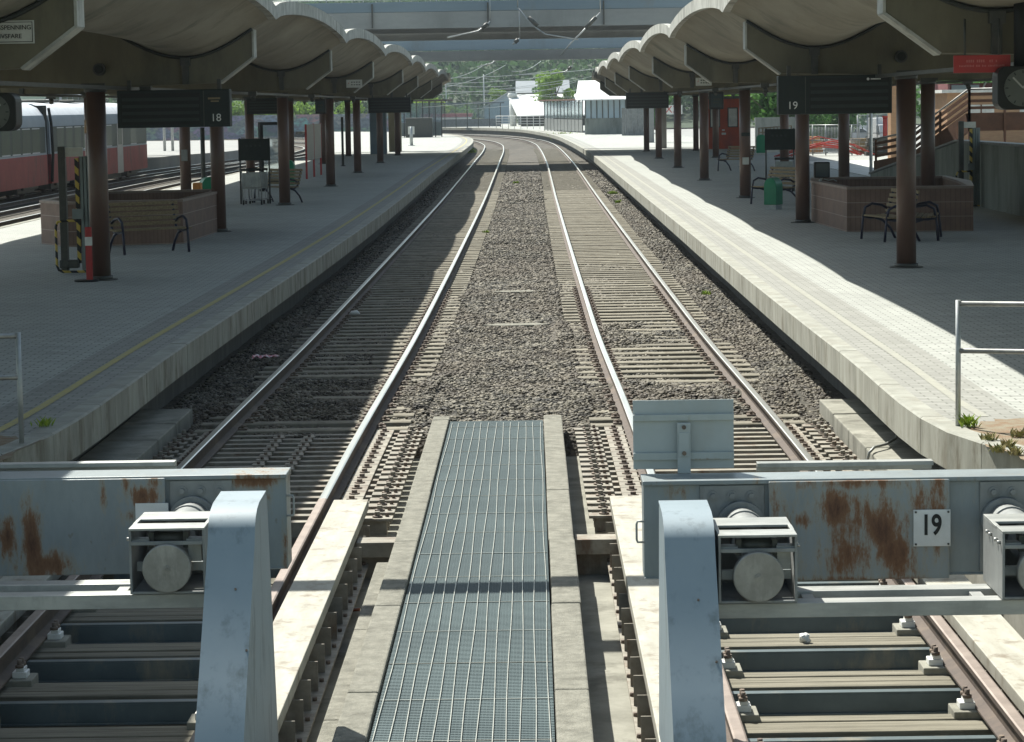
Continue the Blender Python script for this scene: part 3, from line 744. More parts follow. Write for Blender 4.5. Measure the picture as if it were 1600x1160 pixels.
def buffer_stop(cx, Y0, lab, panel):
    t = thing('buffer_stop', lab, 'buffer stop', (cx, Y0, 0)); side = 1 if cx < 0 else -1
    m = MB(); m.box(-1.2, 1.2, 1.0, 1.22, .80, 1.30); m.box(-1.205, 1.205, .975, 1.24, 1.301, 1.325); m.box(-1.2, 1.2, .99, 1.01, .80, .81)
    m.build('impact_beam', 'rustE', t, bevel=.005)
    x0, x1 = (-.54, .40) if cx > 0 else (-.39, .55)
    m = MB(); m.box(-.545, .40 if cx > 0 else .545, .955, .974, .79, 1.315); m.build('front_panel', panel, t, bevel=.004)
    H = [(-.10, 1.24), (0, 1.24), (.10, 1.24), (-.12, .9), (.12, .9)]
    for s_ in (-1, 1):
        X = s_ * .69
        bolt_plate(t, s_ * .735, .998, .82, 1.295, .34, H)
        m = MB(); m.cyl((X, .988, 1.09), (X, .93, 1.09), .125, 28); m.cyl((X, .93, 1.09), (X, .36, 1.09), .098, 28); m.cyl((X, .80, 1.09), (X, .77, 1.09), .106, 28); m.build('piston', 'bufgrey', t)
        # housing
        hx = .18; z0, z1 = .865, 1.19
        h = MB()
        h.box(X - hx - .012, X - hx, 0, .52, z0, z1); h.box(X + hx, X + hx + .012, 0, .52, z0, z1)
        h.box(X - hx, X + hx, 0, .012, z1 - .075, z1 - .055); h.box(X - hx, X + hx, .49, .51, z0, z1 - .03)
        h.box(X - hx, X + hx, 0.0, .52, z0, z0 + .012)
        q = h.build('housing', 'bufgrey', t, bevel=.002)
        h = MB(); h.box(X - hx - .012, X + hx + .012, -.002, .16, z1, z1 + .012); h.box(X - hx - .012, X + hx + .012, .29, .52, z1, z1 + .012)
        h.box(X - hx - .014, X - hx + .006, .16, .29, z1, z1 + .012); h.box(X + hx - .006, X + hx + .014, .16, .29, z1, z1 + .012); h.build('cover_strip', 'framegrey', q, bevel=.002)
        for e in (-1, 1):
            h = MB(); h.box(X + e * .14 - .045, X + e * .14 + .045, .03, .11, z1 - .075, z1 - .05)
            if e > 0: h.box(X + .10, X + .165, .06, .07, z1 - .17, z1 - .07)
            h.build('bracket', 'framegrey', q)
        h = MB(); h.cyl((X - .075, .1, z1 - .055), (X + .075, .1, z1 - .055), .035, 16); h.box(X - .1, X - .075, .06, .14, z1 - .1, z1 - .02); h.box(X + .075, X + .1, .06, .14, z1 - .1, z1 - .02); h.build('roller', 'darkmetal', q)
        h = MB(); h.cyl((X, .02, 1.0), (X, -.035, 1.0), .124, 48); h.cyl((X, .30, 1.0), (X, .02, 1.0), .07, 20); d = h.build('buffer_disc', 'disc', t, bevel=.006)
        h = MB(); h.cyl((X, -.035, 1.0), (X, -.043, 1.0), .017, 16); h.cyl((X, -.043, 1.0), (X, -.052, 1.0), .009, 6); h.build('centre_bolt', 'disc', d)
        h = MB(); h.box(X - .17, X + .17, .10, .13, .965, 1.01); h.build('slide_bar', 'rustE', q)
        for e in (-1, 1):
            for yy in (.07, .14, .30, .38):
                pass
        h = MB()
        e = -1 if s_ > 0 else 1
        for yy in (.05, .13, .28, .36): h.cyl((X + e * (hx + .012), yy, 1.14 - yy * .0), (X + e * (hx + .03), yy, 1.14), .010, 6)
        h.build('side_bolt', 'steel', q)
    m = MB()
    m.box(-.93, .93, .03, .04, .785, .858); m.box(-.93, .93, .04, .145, .848, .858); m.box(-.93, .93, .33, .44, .848, .858); m.box(-.93, .93, .44, .45, .785, .858)
    m.box(-.93, .93, .322, .33, .80, .858)
    for x in (-.9, -.42, .42, .9): m.box(x - .03, x + .03, .045, .44, .80, .845)
    m.build('lower_frame', 'framegrey', t, bevel=.003)
    for s_ in (-1, 1):
        m = MB(); m.box(s_ * .92 - .04, s_ * .92 + .04, .9, .98, -.1, .85); m.bar((s_ * .9, .4, .82), (s_ * .9, 1.02, .84), .06, .06); m.build('bracket_leg', 'framegrey', t)
    return t
bl = buffer_stop(-2.51, YL, 'weathered blue-grey buffer stop of the left track with flaking paint', 'rustL')
brr = buffer_stop(1.815, YR, 'rust-stained buffer stop of the right track with the white 19 plate', 'rustR')
# number plate 19
m = MB(); m.box(-.097, .097, -.012, -.004, -.097, .097); c = AT(1456, 825, YR + .95)
pl = m.build('number_plate', 'white', None, (c.x, YR + .955, c.z), bevel=.002); tag(pl, 'white square plate with black 19 on the rusty buffer stop', 'number plate')
n19 = text('19', .15, 'black', pl, (-.004, -.0135, .012), bold=.0035); n19.scale = (.74, 1, 1)
m = MB()
for sx in (-1, 1):
    for sz in (-1, 1): m.cyl((sx * .085, -.012, sz * .085), (sx * .085, -.017, sz * .085), .006, 8)
m.build('screw', 'darkmetal', pl)
m = MB(); m.box(-.09, .09, -.012, -.004, -.09, .09); c = AT(238, 812, YL + .95)
tag(m.build('number_plate', 'white', None, (c.x, YL + .955, c.z), bevel=.002), 'blank-looking white plate half hidden behind the left buffer housing', 'number plate')
# round bolt heads pressed in the panels
# thin rail behind each impact beam
for x0, x1, y, lab in ((1.26, 2.22, YR + 1.5, 'right'), (-3.75, -1.98, YL + 1.45, 'left')):
    m = MB(); m.box(x0, x1, y, y + .07, 1.31, 1.335); m.box(x0, x1, y + .07, y + .08, 1.28, 1.335); m.box(x0, x1, YR + 1.2, y, 1.25, 1.275) if 0 else None
    tag(m.build('cover_strip', 'framegrey', bevel=.003), 'thin pale steel strip lying behind the top of the %s buffer stop' % lab, 'strip', 'steel strips behind the buffer beams')
# flat signal board standing on the right buffer beam
c0 = AT(990, 745, YR + 1.28); c1 = AT(1146, 624, YR + 1.28)
bd = thing('signal_board', 'blank blue-grey metal board seen from behind, standing on the right buffer stop', 'signal board', ((c0.x + c1.x) / 2, YR + 1.28, 1.325))
hw = (c1.x - c0.x) / 2; hh = c1.z - 1.325 - .0
MT['boardpaint'] = mat('board_back_paint', (.42, .46, .455), (.36, .40, .395), 2, .55, dirt=(.36, .38, .36), dsc=3)
m = MB(); m.box(-hw, hw, 0, .008, .02, hh); m.build('panel', 'boardpaint', bd)
MT['ribrust'] = rust_mat('rib_rust', [(bd.location.x + .12, 1.375, .14, .03, .9), (bd.location.x - .2, 1.66, .06, .02, .7), (bd.location.x + .1, 1.66, .04, .02, .6)], (.40, .44, .43), (.34, .38, .37))
m = MB(); m.box(-hw, hw, -.022, -.001, .07, .11); m.box(-hw, hw, -.022, -.001, hh - .11, hh - .075); m.build('rib', 'ribrust', bd, bevel=.003)
m = MB(); m.box(-.035, .035, -.045, -.023, 0, hh - .12); m.box(-.028, .028, -.051, -.046, .09, hh - .17); m.build('post', 'boardpaint', bd, bevel=.003)
m = MB(); m.cyl((0, -.051, .11), (0, -.062, .11), .012, 8); m.cyl((0, -.051, .25), (0, -.062, .25), .012, 8); m.build('bolt', 'clip', bd)
# pull handle at the end of the right impact beam
c = AT(997, 822, YR + .9)
m = MB(); m.tube([(0, 0, .055), (-.035, 0, .055), (-.04, 0, .04), (-.04, 0, -.04), (-.035, 0, -.055), (0, 0, -.055)], .006, 8)
hd = m.build('pull_handle', 'framegrey', brr); hd.location = (-1.2, .96, 1.06 + 0)
m = MB(); m.tube([(0, 0, .055), (.035, 0, .055), (.04, 0, .04), (.04, 0, -.04), (.035, 0, -.055), (0, 0, -.055)], .006, 8)
hd = m.build('pull_handle', 'framegrey', bl); hd.location = (1.2, .99, 1.15)
# pale blue wedge posts in front
def wedge_post(x0, x1, dy, dz, lab):
    P = [(12.62, 1.37), (12.30, 1.362), (12.20, 1.345), (12.13, 1.315), (12.085, 1.27), (12.055, 1.20), (11.60, .63), (11.05, -.06), (10.98, -.4)]
    P = [(a + dy, b + dz) for a, b in P]
    t = thing('guard_post', lab, 'guard post', ((x0 + x1) / 2, 11.3, -.4), 0, 'blue guard posts before the buffer stops')
    oy, oz = 11.3, -.4; hw = (x1 - x0) / 2
    P = [(a - oy, b - oz) for a, b in P]
    in_ = [(a + .012, b - .006) for a, b in P]
    m = MB()
    rows = [[(-hw, a, b), (hw, a, b)] for a, b in P]
    rin = [[(-hw, a + .01, b - .012), (hw, a + .01, b - .012)] for a, b in P]
    m.sheet(rows, 0, True); m.sheet(rin, 0, True)
    for sx in (0, 1): m.sheet([[r[sx], q[sx]] for r, q in zip(rows, rin)], 0, False)
    m.build('front_plate', 'bluepost', t, recalc=True)
    back = [(13.05 + dy - oy, 0), (12.66 + dy - oy, P[0][1])]
    for sx, nm in ((-1, 'l'), (1, 'r')):
        m = MB(); poly = [(a + .004, b - .004) for a, b in P] + [(13.05 + dy - oy, 0), (12.72 + dy - oy, P[0][1] - .05)]
        X = sx * (hw - .012)
        m.prism(poly, 'x', X - .005, X + .005); m.build('side_plate', 'bluepost', t)
    q0 = Vector((-hw + .07, P[6][0] - .004, P[6][1] - .1)); q1 = Vector((-hw + .06, P[7][0] - .004, P[7][1]))
    m = MB(); m.bar(q0, q1, .004, .004); m.build('weld_seam', 'darkmetal', t)
    for hx, f in ((.03, .35), (.10, .8)):
        q = Vector((-hw + .12 + hx, P[5][0] + (P[6][0] - P[5][0]) * f, P[5][1] + (P[6][1] - P[5][1]) * f)); m = MB(); m.cyl(q, q + Vector((0, -.006, .004)), .006, 8); m.build('rivet', 'clip', t)
    m = MB(); m.box(-hw + .02, hw - .02, 12.5 + dy - oy, 12.52 + dy - oy, 0, P[0][1] - .1); m.build('stiffener', 'bluepost', t)
    return t
wedge_post(-1.56, -1.33, .0, -.01, 'pale blue folded steel post in front of the left buffer stop')
wedge_post(.67, .915, -.1, -.075, 'pale blue folded steel post in front of the right buffer stop')
# steel gantry across the tracks above the picture
gt = thing('wire_gantry', 'steel gantry beam crossing high above the buffer stops', 'gantry', (0, 20.7, 0))
m = MB(); m.box(-7, 7, -.09, .09, 5.3, 5.62); m.build('beam', 'galv', gt)
for x in (-7, 7): m = MB(); m.box(x - .12, x + .12, -.12, .12, PZ, 5.6); m.build('post', 'galv', gt)
# ------------------------------------------------------------------ platform furniture
MT['timetable'] = mat('timetable_panel', (.42, .40, .36), (.30, .29, .26), 8, .4, aniso=(3, 3, .4))
def wall_ring(name, pts, h, label, cat, group=None):
    t = thing(name, label, cat, (0, 0, 0), 0, group)
    n = len(pts); c = Vector((sum(p[0] for p in pts) / n, sum(p[1] for p in pts) / n)); k = .24
    inn = [Vector(p) + (c - Vector(p)).normalized() * k for p in pts]
    for i in range(n):
        j = (i + 1) % n; a, b, d, e = Vector(pts[i]), Vector(pts[j]), inn[j], inn[i]
        m = MB(); vs = [(*a, PZ), (*b, PZ), (*d, PZ), (*e, PZ), (*a, PZ + h), (*b, PZ + h), (*d, PZ + h), (*e, PZ + h)]
        m.add(vs, [(0, 1, 5, 4), (1, 2, 6, 5), (2, 3, 7, 6), (3, 0, 4, 7), (4, 5, 6, 7)])
        m.build('wall_panel', 'tiles', t)
        m = MB(); ex = lambda p, f: (p.x + (p - c).normalized().x * f, p.y + (p - c).normalized().y * f)
        vs = [(*ex(a, .03), PZ + h), (*ex(b, .03), PZ + h), (*ex(d, -.03), PZ + h), (*ex(e, -.03), PZ + h)]
        vs += [(v[0], v[1], PZ + h + .05) for v in vs]
        m.add(vs, [(0, 1, 5, 4), (1, 2, 6, 5), (2, 3, 7, 6), (3, 0, 4, 7), (4, 5, 6, 7), (3, 2, 1, 0)]); m.build('coping', 'tilecap', t)
    return t
def tiles():
    n = NT('ribbed_tiles'); p = n.pos()
    sx = n.n('ShaderNodeSeparateXYZ'); n.l(p, sx.inputs[0])
    w1 = n.math('FRACT', n.math('MULTIPLY', n.math('ADD', sx.outputs[0], n.math('MULTIPLY', sx.outputs[1], .6)), 11))
    g1 = n.math('LESS_THAN', w1, .22)
    w2 = n.math('FRACT', n.math('MULTIPLY', sx.outputs[2], 3.4)); g2 = n.math('LESS_THAN', w2, .05)
    c = n.mix(n.ramp(n.noise(p, 3, 4), .35, .65), (.215, .135, .10), (.16, .10, .075))
    c = n.mix(n.math('MULTIPLY', g1, .5), c, (.12, .07, .055)); c = n.mix(n.math('MULTIPLY', g2, .7), c, (.36, .30, .26))
    n.col(c); n.rough(.7); n.bump(n.math('SUBTRACT', 1, g1), .4, .01); return n.m
MT['tiles'] = tiles(); MT['tilecap'] = mat('tile_coping', (.26, .20, .165), (.20, .15, .125), 5, .55)
wall_ring('stair_parapet', [(6.35, 56.4), (6.56, 51.7), (9.1, 51.3), (9.6, 54.6), (9.7, 58.3), (6.6, 58.6)], .88, 'low brown tiled parapet behind the benches on the right platform', 'parapet', 'tiled parapets on the platforms')
wall_ring('stair_parapet', [(-7.0, 56), (-7.12, 51.2), (-9.4, 50.6), (-10.2, 52), (-10.2, 57), (-7.2, 57.6)], .86, 'low brown tiled parapet behind the long bench on the left platform', 'parapet', 'tiled parapets on the platforms')
def bench(lab, group='slatted platform benches'):
    t = thing('bench', lab, 'bench', (0, 0, 0), 0, group)
    L = .78
    m = MB()
    for k in range(5): y = -.26 + k * .10; m.box(-L, L, y, y + .075, .44 - abs(k - 2) * -.006, .47 - abs(k - 2) * -.006)
    m.build('seat', 'wood', t, bevel=.006)
    m = MB()
    for k in range(5):
        z = .53 + k * .095; y = .22 + k * .03; m.box(-L, L, y, y + .025, z, z + .07)
    m.build('backrest', 'wood', t, bevel=.006)
    for x in (-L + .1, L - .1):
        m = MB()
        m.tube([(x, -.30, 0), (x, -.28, .25), (x, -.26, .43), (x, -.10, .415), (x, .12, .415), (x, .24, .5), (x, .38, .98)], .027, 8)
        m.tube([(x, -.26, .43), (x, -.22, .62), (x, -.08, .69), (x, .12, .66), (x, .29, .56)], .027, 8)
        m.tube([(x, -.02, .415), (x, .14, .36), (x, .30, .2), (x, .40, 0)], .027, 8)
        m.build('side_frame', 'blue', t)
    return t
p = G(231, 397, PZ)
b0 = bench('slatted bench with dark blue arms on the left platform, before the tiled parapet'); b0.location = (p.x, p.y + .3, PZ); b0.rotation_euler = (0, 0, .6)
p = G(1383, 378, PZ); dup(b0, (p.x + .12, p.y + .5, PZ), -PI / 2 + .2, 'slatted bench turned towards the tracks, left of the nearest right column')
p = G(1466, 376, PZ); dup(b0, (p.x - .18, p.y + .6, PZ), PI / 2 - .2, 'slatted bench half hidden behind the nearest right column, facing away')
p = G(1150, 268, PZ); dup(b0, (p.x, p.y + .3, PZ), -.9, 'distant slatted bench between two columns of the right platform')
p = G(1208, 322, PZ); dup(b0, (p.x + .1, p.y + .9, PZ), -1.15, 'slatted bench partly hidden behind the green bin')
p = G(430, 318, PZ); dup(b0, (p.x, p.y + .5, PZ), -.8, 'slatted bench beside the luggage trolleys on the left platform')
# bins
def bin_(loc, rz, lab, w=.42, d=.5, h=.98):
    t = thing('litter_bin', lab, 'bin', loc, rz, 'green litter bins')
    m = MB(); pr = [(-w / 2, .12)] + [(-w / 2, h - .21)] + [(-w / 2 * math.cos(a), h - .21 + .21 * math.sin(a)) for a in [PI * k / 10 for k in range(1, 10)]] + [(w / 2, h - .21), (w / 2, .12)]
    m.prism(pr, 'y', -d / 2, d / 2); m.build('body', 'green', t, bevel=.012)
    m = MB(); m.box(-w / 2 + .02, w / 2 - .02, -d / 2 + .02, d / 2 - .02, 0, .12); m.build('foot', 'galv', t)
    m = MB(); m.box(-w / 2 - .006, -w / 2 - .001, -.15, .15, h - .38, h - .26); m.build('slot', 'black', t)
    return t
p = G(1210, 328, PZ); bin_((p.x, p.y + .25, PZ), -.5, 'green litter bin with rounded top beside the slatted bench on the right platform', .34, .42, .8)
p = G(325, 336, PZ); bin_((p.x, p.y + .25, PZ), .3, 'green litter bin behind the left tiled parapet beside a column')
p = G(1190, 243, PZ); bin_((p.x, p.y + .25, PZ), 0, 'distant green bin before the lattice fence on the right platform', .5, .4, 1.05)
p = G(455, 295, PZ); bin_((p.x - .1, p.y + .25, PZ), 0, 'green bin partly hidden by a column beyond the luggage trolleys')
# red barrier box near the left bin
p = AT(302, 300, 58.5); m = MB()
for k in range(2): m.box(-.2 + k * .24, 0 + k * .24, -.15, .15, 0, .62 - k * .12)
m.box(-.22, .26, -.1, .1, .1, .2); o = m.build('salt_crate', 'orange', None, (p.x, 60, PZ), bevel=.02); tag(o, 'small orange-red crate stack beside the green bin on the left platform', 'crate'); o.scale = (1, 1, 1.6)
# hanging departure boards
def board(p0, p1, Y, lab, num=None, numside=1, thick=.28, rows=4, plate=False):
    a = AT(p0[0], p0[1], Y); b = AT(p1[0], p1[1], Y); w_ = abs(b.x - a.x) / 2; h_ = abs(a.z - b.z) / 2
    t = thing('departure_board', lab, 'departure board', ((a.x + b.x) / 2, Y, (a.z + b.z) / 2), 0, 'hanging departure boards')
    m = MB(); m.box(-w_, w_, 0, thick, -h_, h_); m.build('case', 'greenblack', t, bevel=.015)
    ns = .24 * w_ * 2 if num else 0
    x0 = -w_ + .08 + (ns if numside < 0 else 0); x1 = w_ - .06 - (ns if numside > 0 else 0)
    m = MB(); m.box(x0 - .02, x1 + .02, -.006, -.001, -h_ + .05, h_ - .05); m.build('screen', 'black', t)
    m = MB(); rh = (2 * h_ - .16) / rows
    for k in range(rows): z = -h_ + .08 + k * rh; m.box(x0, x1, -.012, -.007, z + rh * .15, z + rh * .62)
    m.build('text_row', 'slat', t)
    if num:
        text(num, .17, 'white', t, (numside * (w_ - ns * .52), -.004, -h_ + .14))
        m = MB(); m.box(numside * (w_ - ns * .98), numside * (w_ - ns * .98) + .012, -.01, -.002, -h_ + .02, h_ - .02); m.build('divider', 'darkmetal', t)
    if numside < 0 and num:
        m = MB(); m.cyl((w_ - .38, -.002, h_ - .07), (w_ - .38, -.008, h_ - .07), .022, 12); m.box(w_ - .34, w_ - .18, -.008, -.002, h_ - .078, h_ - .062); m.build('emblem', 'white', t)
    elif num:
        m = MB(); m.box(w_ - ns * .8, w_ - ns * .35, -.008, -.002, h_ - .16, h_ - .13); m.box(w_ - ns * .7, w_ - ns * .4, -.008, -.002, h_ - .20, h_ - .18); m.build('symbol', 'wood', t)
    for x in (-w_ * .8, w_ * .8):
        m = MB(); m.box(x - .03, x + .03, thick / 2 - .03, thick / 2 + .03, h_, h_ + .16); m.build('hanger', 'darkmetal', t)
    return t
board((182, 142), (360, 198), 39.7, 'dark departure board with rows of slats and the number 18 at its right', '18', 1)
board((1216, 119), (1394, 177), 39.7, 'dark departure board with the number 19 at its left end', '19', -1)
board((575, 153), (642, 176), 101, 'distant black departure board hanging over the left platform', None)
board((978, 145), (1045, 169), 101, 'distant black departure board hanging over the right platform', None)
board((385, 154), (437, 178), 87, 'departure board seen far left behind the second column, over the yard', None)
def monitor(p0, p1, Y, lab):
    a = AT(*p0, Y); b = AT(*p1, Y); w_ = abs(b.x - a.x) / 2; h_ = abs(a.z - b.z) / 2
    t = thing('info_monitor', lab, 'monitor', ((a.x + b.x) / 2, Y, (a.z + b.z) / 2), 0, 'hanging information monitors')
    m = MB(); m.box(-w_, w_, 0, .25, -h_, h_); m.build('case', 'black', t, bevel=.03)
    m = MB(); m.box(-w_ * .78, w_ * .78, -.01, -.002, -h_ * .75, h_ * .75); m.build('screen', 'glassdark', t)
    m = MB(); m.box(-w_ * .4, w_ * .5, -.014, -.011, 0, h_ * .25); m.box(-w_ * .5, w_ * .3, -.014, -.011, -h_ * .3, -h_ * .15); m.build('text_row', 'slat', t)
    m = MB(); m.cyl((0, .12, h_), (0, .12, h_ + .3), .03, 8); m.build('hanger', 'darkmetal', t)
monitor((1108, 144), (1131, 171), 84, 'small black monitor hanging beside a column of the right platform')
monitor((492, 155), (509, 178), 86, 'small black monitor hanging beside a column of the left platform')
# clocks
def clock(px0, py0, px1, py1, Y, lab):
    a = AT(px0, py0, Y); b = AT(px1, py1, Y); w_ = (b.x - a.x) / 2; h_ = (a.z - b.z) / 2
    t = thing('platform_clock', lab, 'clock', ((a.x + b.x) / 2, Y, (a.z + b.z) / 2), 0, 'platform clocks')
    m = MB(); r = .09
    pr = [(sx * (w_ - r) + r * math.cos(an), sz * (h_ - r) + r * math.sin(an)) for sx, sz, a0 in ((1, 1, 0), (-1, 1, PI / 2), (-1, -1, PI), (1, -1, 3 * PI / 2)) for an in [a0 + PI / 2 * k / 5 for k in range(6)]]
    m.prism(pr, 'y', 0, .3); m.build('case', 'black', t, bevel=.01)
    m = MB(); m.cyl((0, -.002, 0), (0, -.006, 0), w_ * .74, 40); f = m.build('dial', 'clockface', t)
    m = MB()
    for k in range(12):
        an = k * PI / 6; m.bar((math.sin(an) * w_ * .58, -.009, math.cos(an) * w_ * .58), (math.sin(an) * w_ * .7, -.009, math.cos(an) * w_ * .7), .012, .004, up=(0, 1, 0))
    m.build('hour_mark', 'slat', f)
    m = MB(); m.bar((0, -.014, 0), (w_ * .38, -.014, w_ * .32), .022, .004, up=(0, 1, 0)); m.bar((0, -.018, 0), (-w_ * .4, -.018, w_ * .42), .016, .004, up=(0, 1, 0)); m.build('hand', 'steel', f)
    m = MB(); m.cyl((0, .15, h_), (0, .15, h_ + .85), .06, 12); m.build('hanger', 'black', t)
    return t
MT['clockface'] = mat('clock_dial', (.07, .08, .07), (.09, .10, .09), 4, .4)
clock(1559, 104, 1637, 171, 24.2, 'black square clock hanging at the right edge over the right platform')
clock(-52, 146, 26, 205, 24.2, 'black square clock hanging at the left edge over the left platform')
# signs on the beams
def sign(p0, p1, Y, lab, m_, lines, tm, ts, thick=.012):
    a = AT(*p0, Y); b = AT(*p1, Y); w_ = (b.x - a.x) / 2; h_ = (a.z - b.z) / 2
    t = thing('warning_sign', lab, 'sign', ((a.x + b.x) / 2, Y, (a.z + b.z) / 2))
    m = MB(); m.box(-w_, w_, 0, thick, -h_, h_); m.build('panel', m_, t, bevel=.003)
    m = MB()
    for q in ((-w_ + .015, w_ - .015, h_ - .02, h_ - .014), (-w_ + .015, w_ - .015, -h_ + .014, -h_ + .02), (-w_ + .015, -w_ + .021, -h_ + .02, h_ - .02), (w_ - .021, w_ - .015, -h_ + .02, h_ - .02)): m.box(q[0], q[1], -.004, -.001, q[2], q[3])
    m.build('border', tm, t)
    for k, s_ in enumerate(lines): text(s_, ts, tm, t, (0, -.003, h_ * (1 - (2 * k + 1) / len(lines)) * .75))
    return t
sign((-26, 33), (54, 68), 24.58, 'white sign reading HØGSPENNING LIVSFARE on the nearest left beam', 'signwhite', ['HØGSPENNING', 'LIVSFARE'], 'black', .062)
sign((1490, 87), (1579, 112), 24.4, 'red notice with faint lettering under the nearest right beam', 'signred', ['Venligst ikke', 'opphold dere på sporet'], 'ribtext', .045) if 0 else None
MT['faint'] = mat('faint_lettering', (.62, .20, .18), rough=.6)
def redsign():
    Y = 24.4; a = AT(1490, 87, Y); b = AT(1579, 113, Y); w_ = (b.x - a.x) / 2; h_ = (a.z - b.z) / 2
    t = thing('notice_sign', 'red notice with two rows of faint lettering hanging right of the nearest column', 'sign', ((a.x + b.x) / 2, Y, (a.z + b.z) / 2))
    m = MB(); m.box(-w_, w_, 0, .02, -h_, h_); m.build('panel', 'signred', t, bevel=.004)
    m = MB()
    for z, n, hh in ((h_ * .3, 15, .022), (-h_ * .25, 30, .014)):
        W_ = w_ * (1.1 if n == 15 else 1.6)
        for k in range(n):
            if random.random() < .15: continue
            x = -W_ / 2 + W_ * k / n; m.box(x, x + W_ / n * .6, -.004, -.001, z - hh / 2, z + hh / 2 + random.uniform(0, .006))
    m.build('lettering', 'faint', t)
    for x in (-w_ * .6, w_ * .6): m = MB(); m.cyl((x, .01, h_), (x, .01, h_ + .35), .012, 8); m.build('hanger', 'darkmetal', t)
redsign()
def smallsign(p0, p1, Y, lab):
    a = AT(*p0, Y); b = AT(*p1, Y); w_ = (b.x - a.x) / 2; h_ = (a.z - b.z) / 2
    t = thing('beam_sign', lab, 'sign', ((a.x + b.x) / 2, Y, (a.z + b.z) / 2), 0, 'small white signs on the canopy beams')
    m = MB(); m.box(-w_, w_, 0, .015, -h_, h_); m.build('panel', 'signwhite', t)
    m = MB(); m.prism([(-w_ * .8, -h_ * .3), (-w_ * .62, h_ * .1), (-w_ * .7, h_ * .1), (-w_ * .55, h_ * .7), (-w_ * .78, 0), (-w_ * .68, 0)], 'y', -.006, -.001); m.build('flash_symbol', 'red', t)
    m = MB()
    for z in (h_ * .25, -h_ * .4):
        x = -w_ * .4
        while x < w_ * .75: m.box(x, x + .045, -.006, -.001, z, z + h_ * .25); x += .07
    m.build('lettering', 'darkmetal', t)
smallsign((541, 125), (566, 137), 70.6, 'small white high-voltage sign on a beam of the left canopy')
smallsign((1087, 122), (1112, 134), 70.6, 'small white high-voltage sign on a beam of the right canopy')
# railings at the platform ends
def railing(pa, pb, h, lab, n=2):
    a = Vector((pa[0], pa[1], PZ)); b = Vector((pb[0], pb[1], PZ)); d = b - a
    t = thing('railing', lab, 'railing', a)
    m = MB(); m.cyl((0, 0, 0), (0, 0, h + .03), .022, 12); m.build('post', 'galv', t)
    for k in range(1, 3): m = MB(); m.cyl(d * (k / 2), d * (k / 2) + Vector((0, 0, h)), .022, 12); m.build('post', 'galv', t)
    for z in (h, h * .62)[:n]: m = MB(); m.cyl((0, 0, z), d + Vector((0, 0, z)), .021, 12); m.build('rail', 'steel', t)
p = G(1497, 668, PZ); railing((p.x, p.y), (p.x + 3.2, p.y - 1.0), 1.03, 'shiny tubular railing with two bars at the right platform end')
p = G(34, 695, PZ); railing((p.x, p.y), (p.x - 3.2, p.y - .3), .90, 'tubular railing with two bars at the left platform end')
# wheelchair lift beside the nearest left column
p = G(112, 430, PZ)
lf = thing('wheelchair_lift', 'grey wheelchair lift with yellow-black striped edges beside the nearest left column', 'lift', (p.x, p.y + .3, PZ))
def stripes():
    n = NT('hazard_stripes'); s_ = n.n('ShaderNodeSeparateXYZ'); n.l(n.pos(), s_.inputs[0])
    f = n.math('FRACT', n.math('MULTIPLY', n.math('ADD', s_.outputs[2], s_.outputs[0]), 4.2)); g_ = n.math('LESS_THAN', f, .5)
    n.col(n.mix(g_, (.55, .40, .08), (.02, .02, .02))); n.rough(.6); return n.m
MT['hazard'] = stripes(); MT['liftgrey'] = mat('lift_grey', (.22, .26, .26), (.17, .20, .20), 3, .5, .3)
k = 1 / (F / p.y)
m = MB(); m.box(-.22, -.10, -.05, .09, .02, 2.15); m.build('mast', 'darkmetal', lf, bevel=.01)
m = MB()
for x in (.14, .20, .26): m.box(x, x + .045, 0, .12, .05, 1.98)
m.box(.12, .32, .06, .10, .05, 1.98); m.build('ribbed_panel', 'liftgrey', lf)
m = MB(); m.box(.055, .115, -.02, .06, .18, 1.95); m.build('striped_edge', 'hazard', lf)
m = MB(); m.box(-.10, .20, -.02, .02, 1.98, 2.13); m.build('name_panel', 'signwhite', lf)
m = MB(); m.tube([(.30, -.05, .04), (-.18, -.05, .04), (-.26, -.05, .07), (-.29, -.05, .15), (-.29, -.05, .80), (-.26, -.05, .88), (-.18, -.05, .90), (.1, -.05, .90)], .022, 10); m.build('loop_rail', 'hazard', lf)
m = MB(); m.box(-.24, .08, -.10, .10, .10, .24); m.cyl((-.15, -.12, .17), (-.15, .12, .17), .07, 16); m.build('drive_unit', 'darkmetal', lf, bevel=.02)
m = MB(); m.box(.0, .18, -.07, -.02, .93, 1.1); m.build('control_box', 'liftgrey', lf)
# red hydrant post tied to the column
p = G(148, 437, PZ)
hp = thing('marker_post', 'red rubber marker post with a white band leaning on the nearest left column', 'marker post', (p.x, p.y - .45, PZ))
m = MB(); m.box(-.05, .05, -.04, .04, 0, .88); m.build('post', 'signred', hp, bevel=.01)
m = MB(); m.box(-.052, .052, -.043, .043, .58, .72); m.build('band', 'white', hp)
m = MB(); m.cyl((-.05, .0, 0), (-.05, 0, .03), .2, 20); m.build('base', 'black', hp)
# noticeboard on red posts
a = G(479.5, 280, PZ); b = G(502, 273.5, PZ); L = (b - a).length
nb = thing('notice_board', 'tall timetable board on three red posts between columns of the left platform', 'notice board', (a.x, a.y, PZ), math.atan2(b.y - a.y, b.x - a.x))
for x in (0, L / 2, L): m = MB(); m.box(x - .06, x + .06, -.035, .035, 0, 2.12); m.build('post', 'signred', nb)
for x in (.08, L / 2 + .08): m = MB(); m.box(x, x + L / 2 - .16, -.03, .03, .7, 2.1); m.build('timetable_panel', 'timetable', nb)
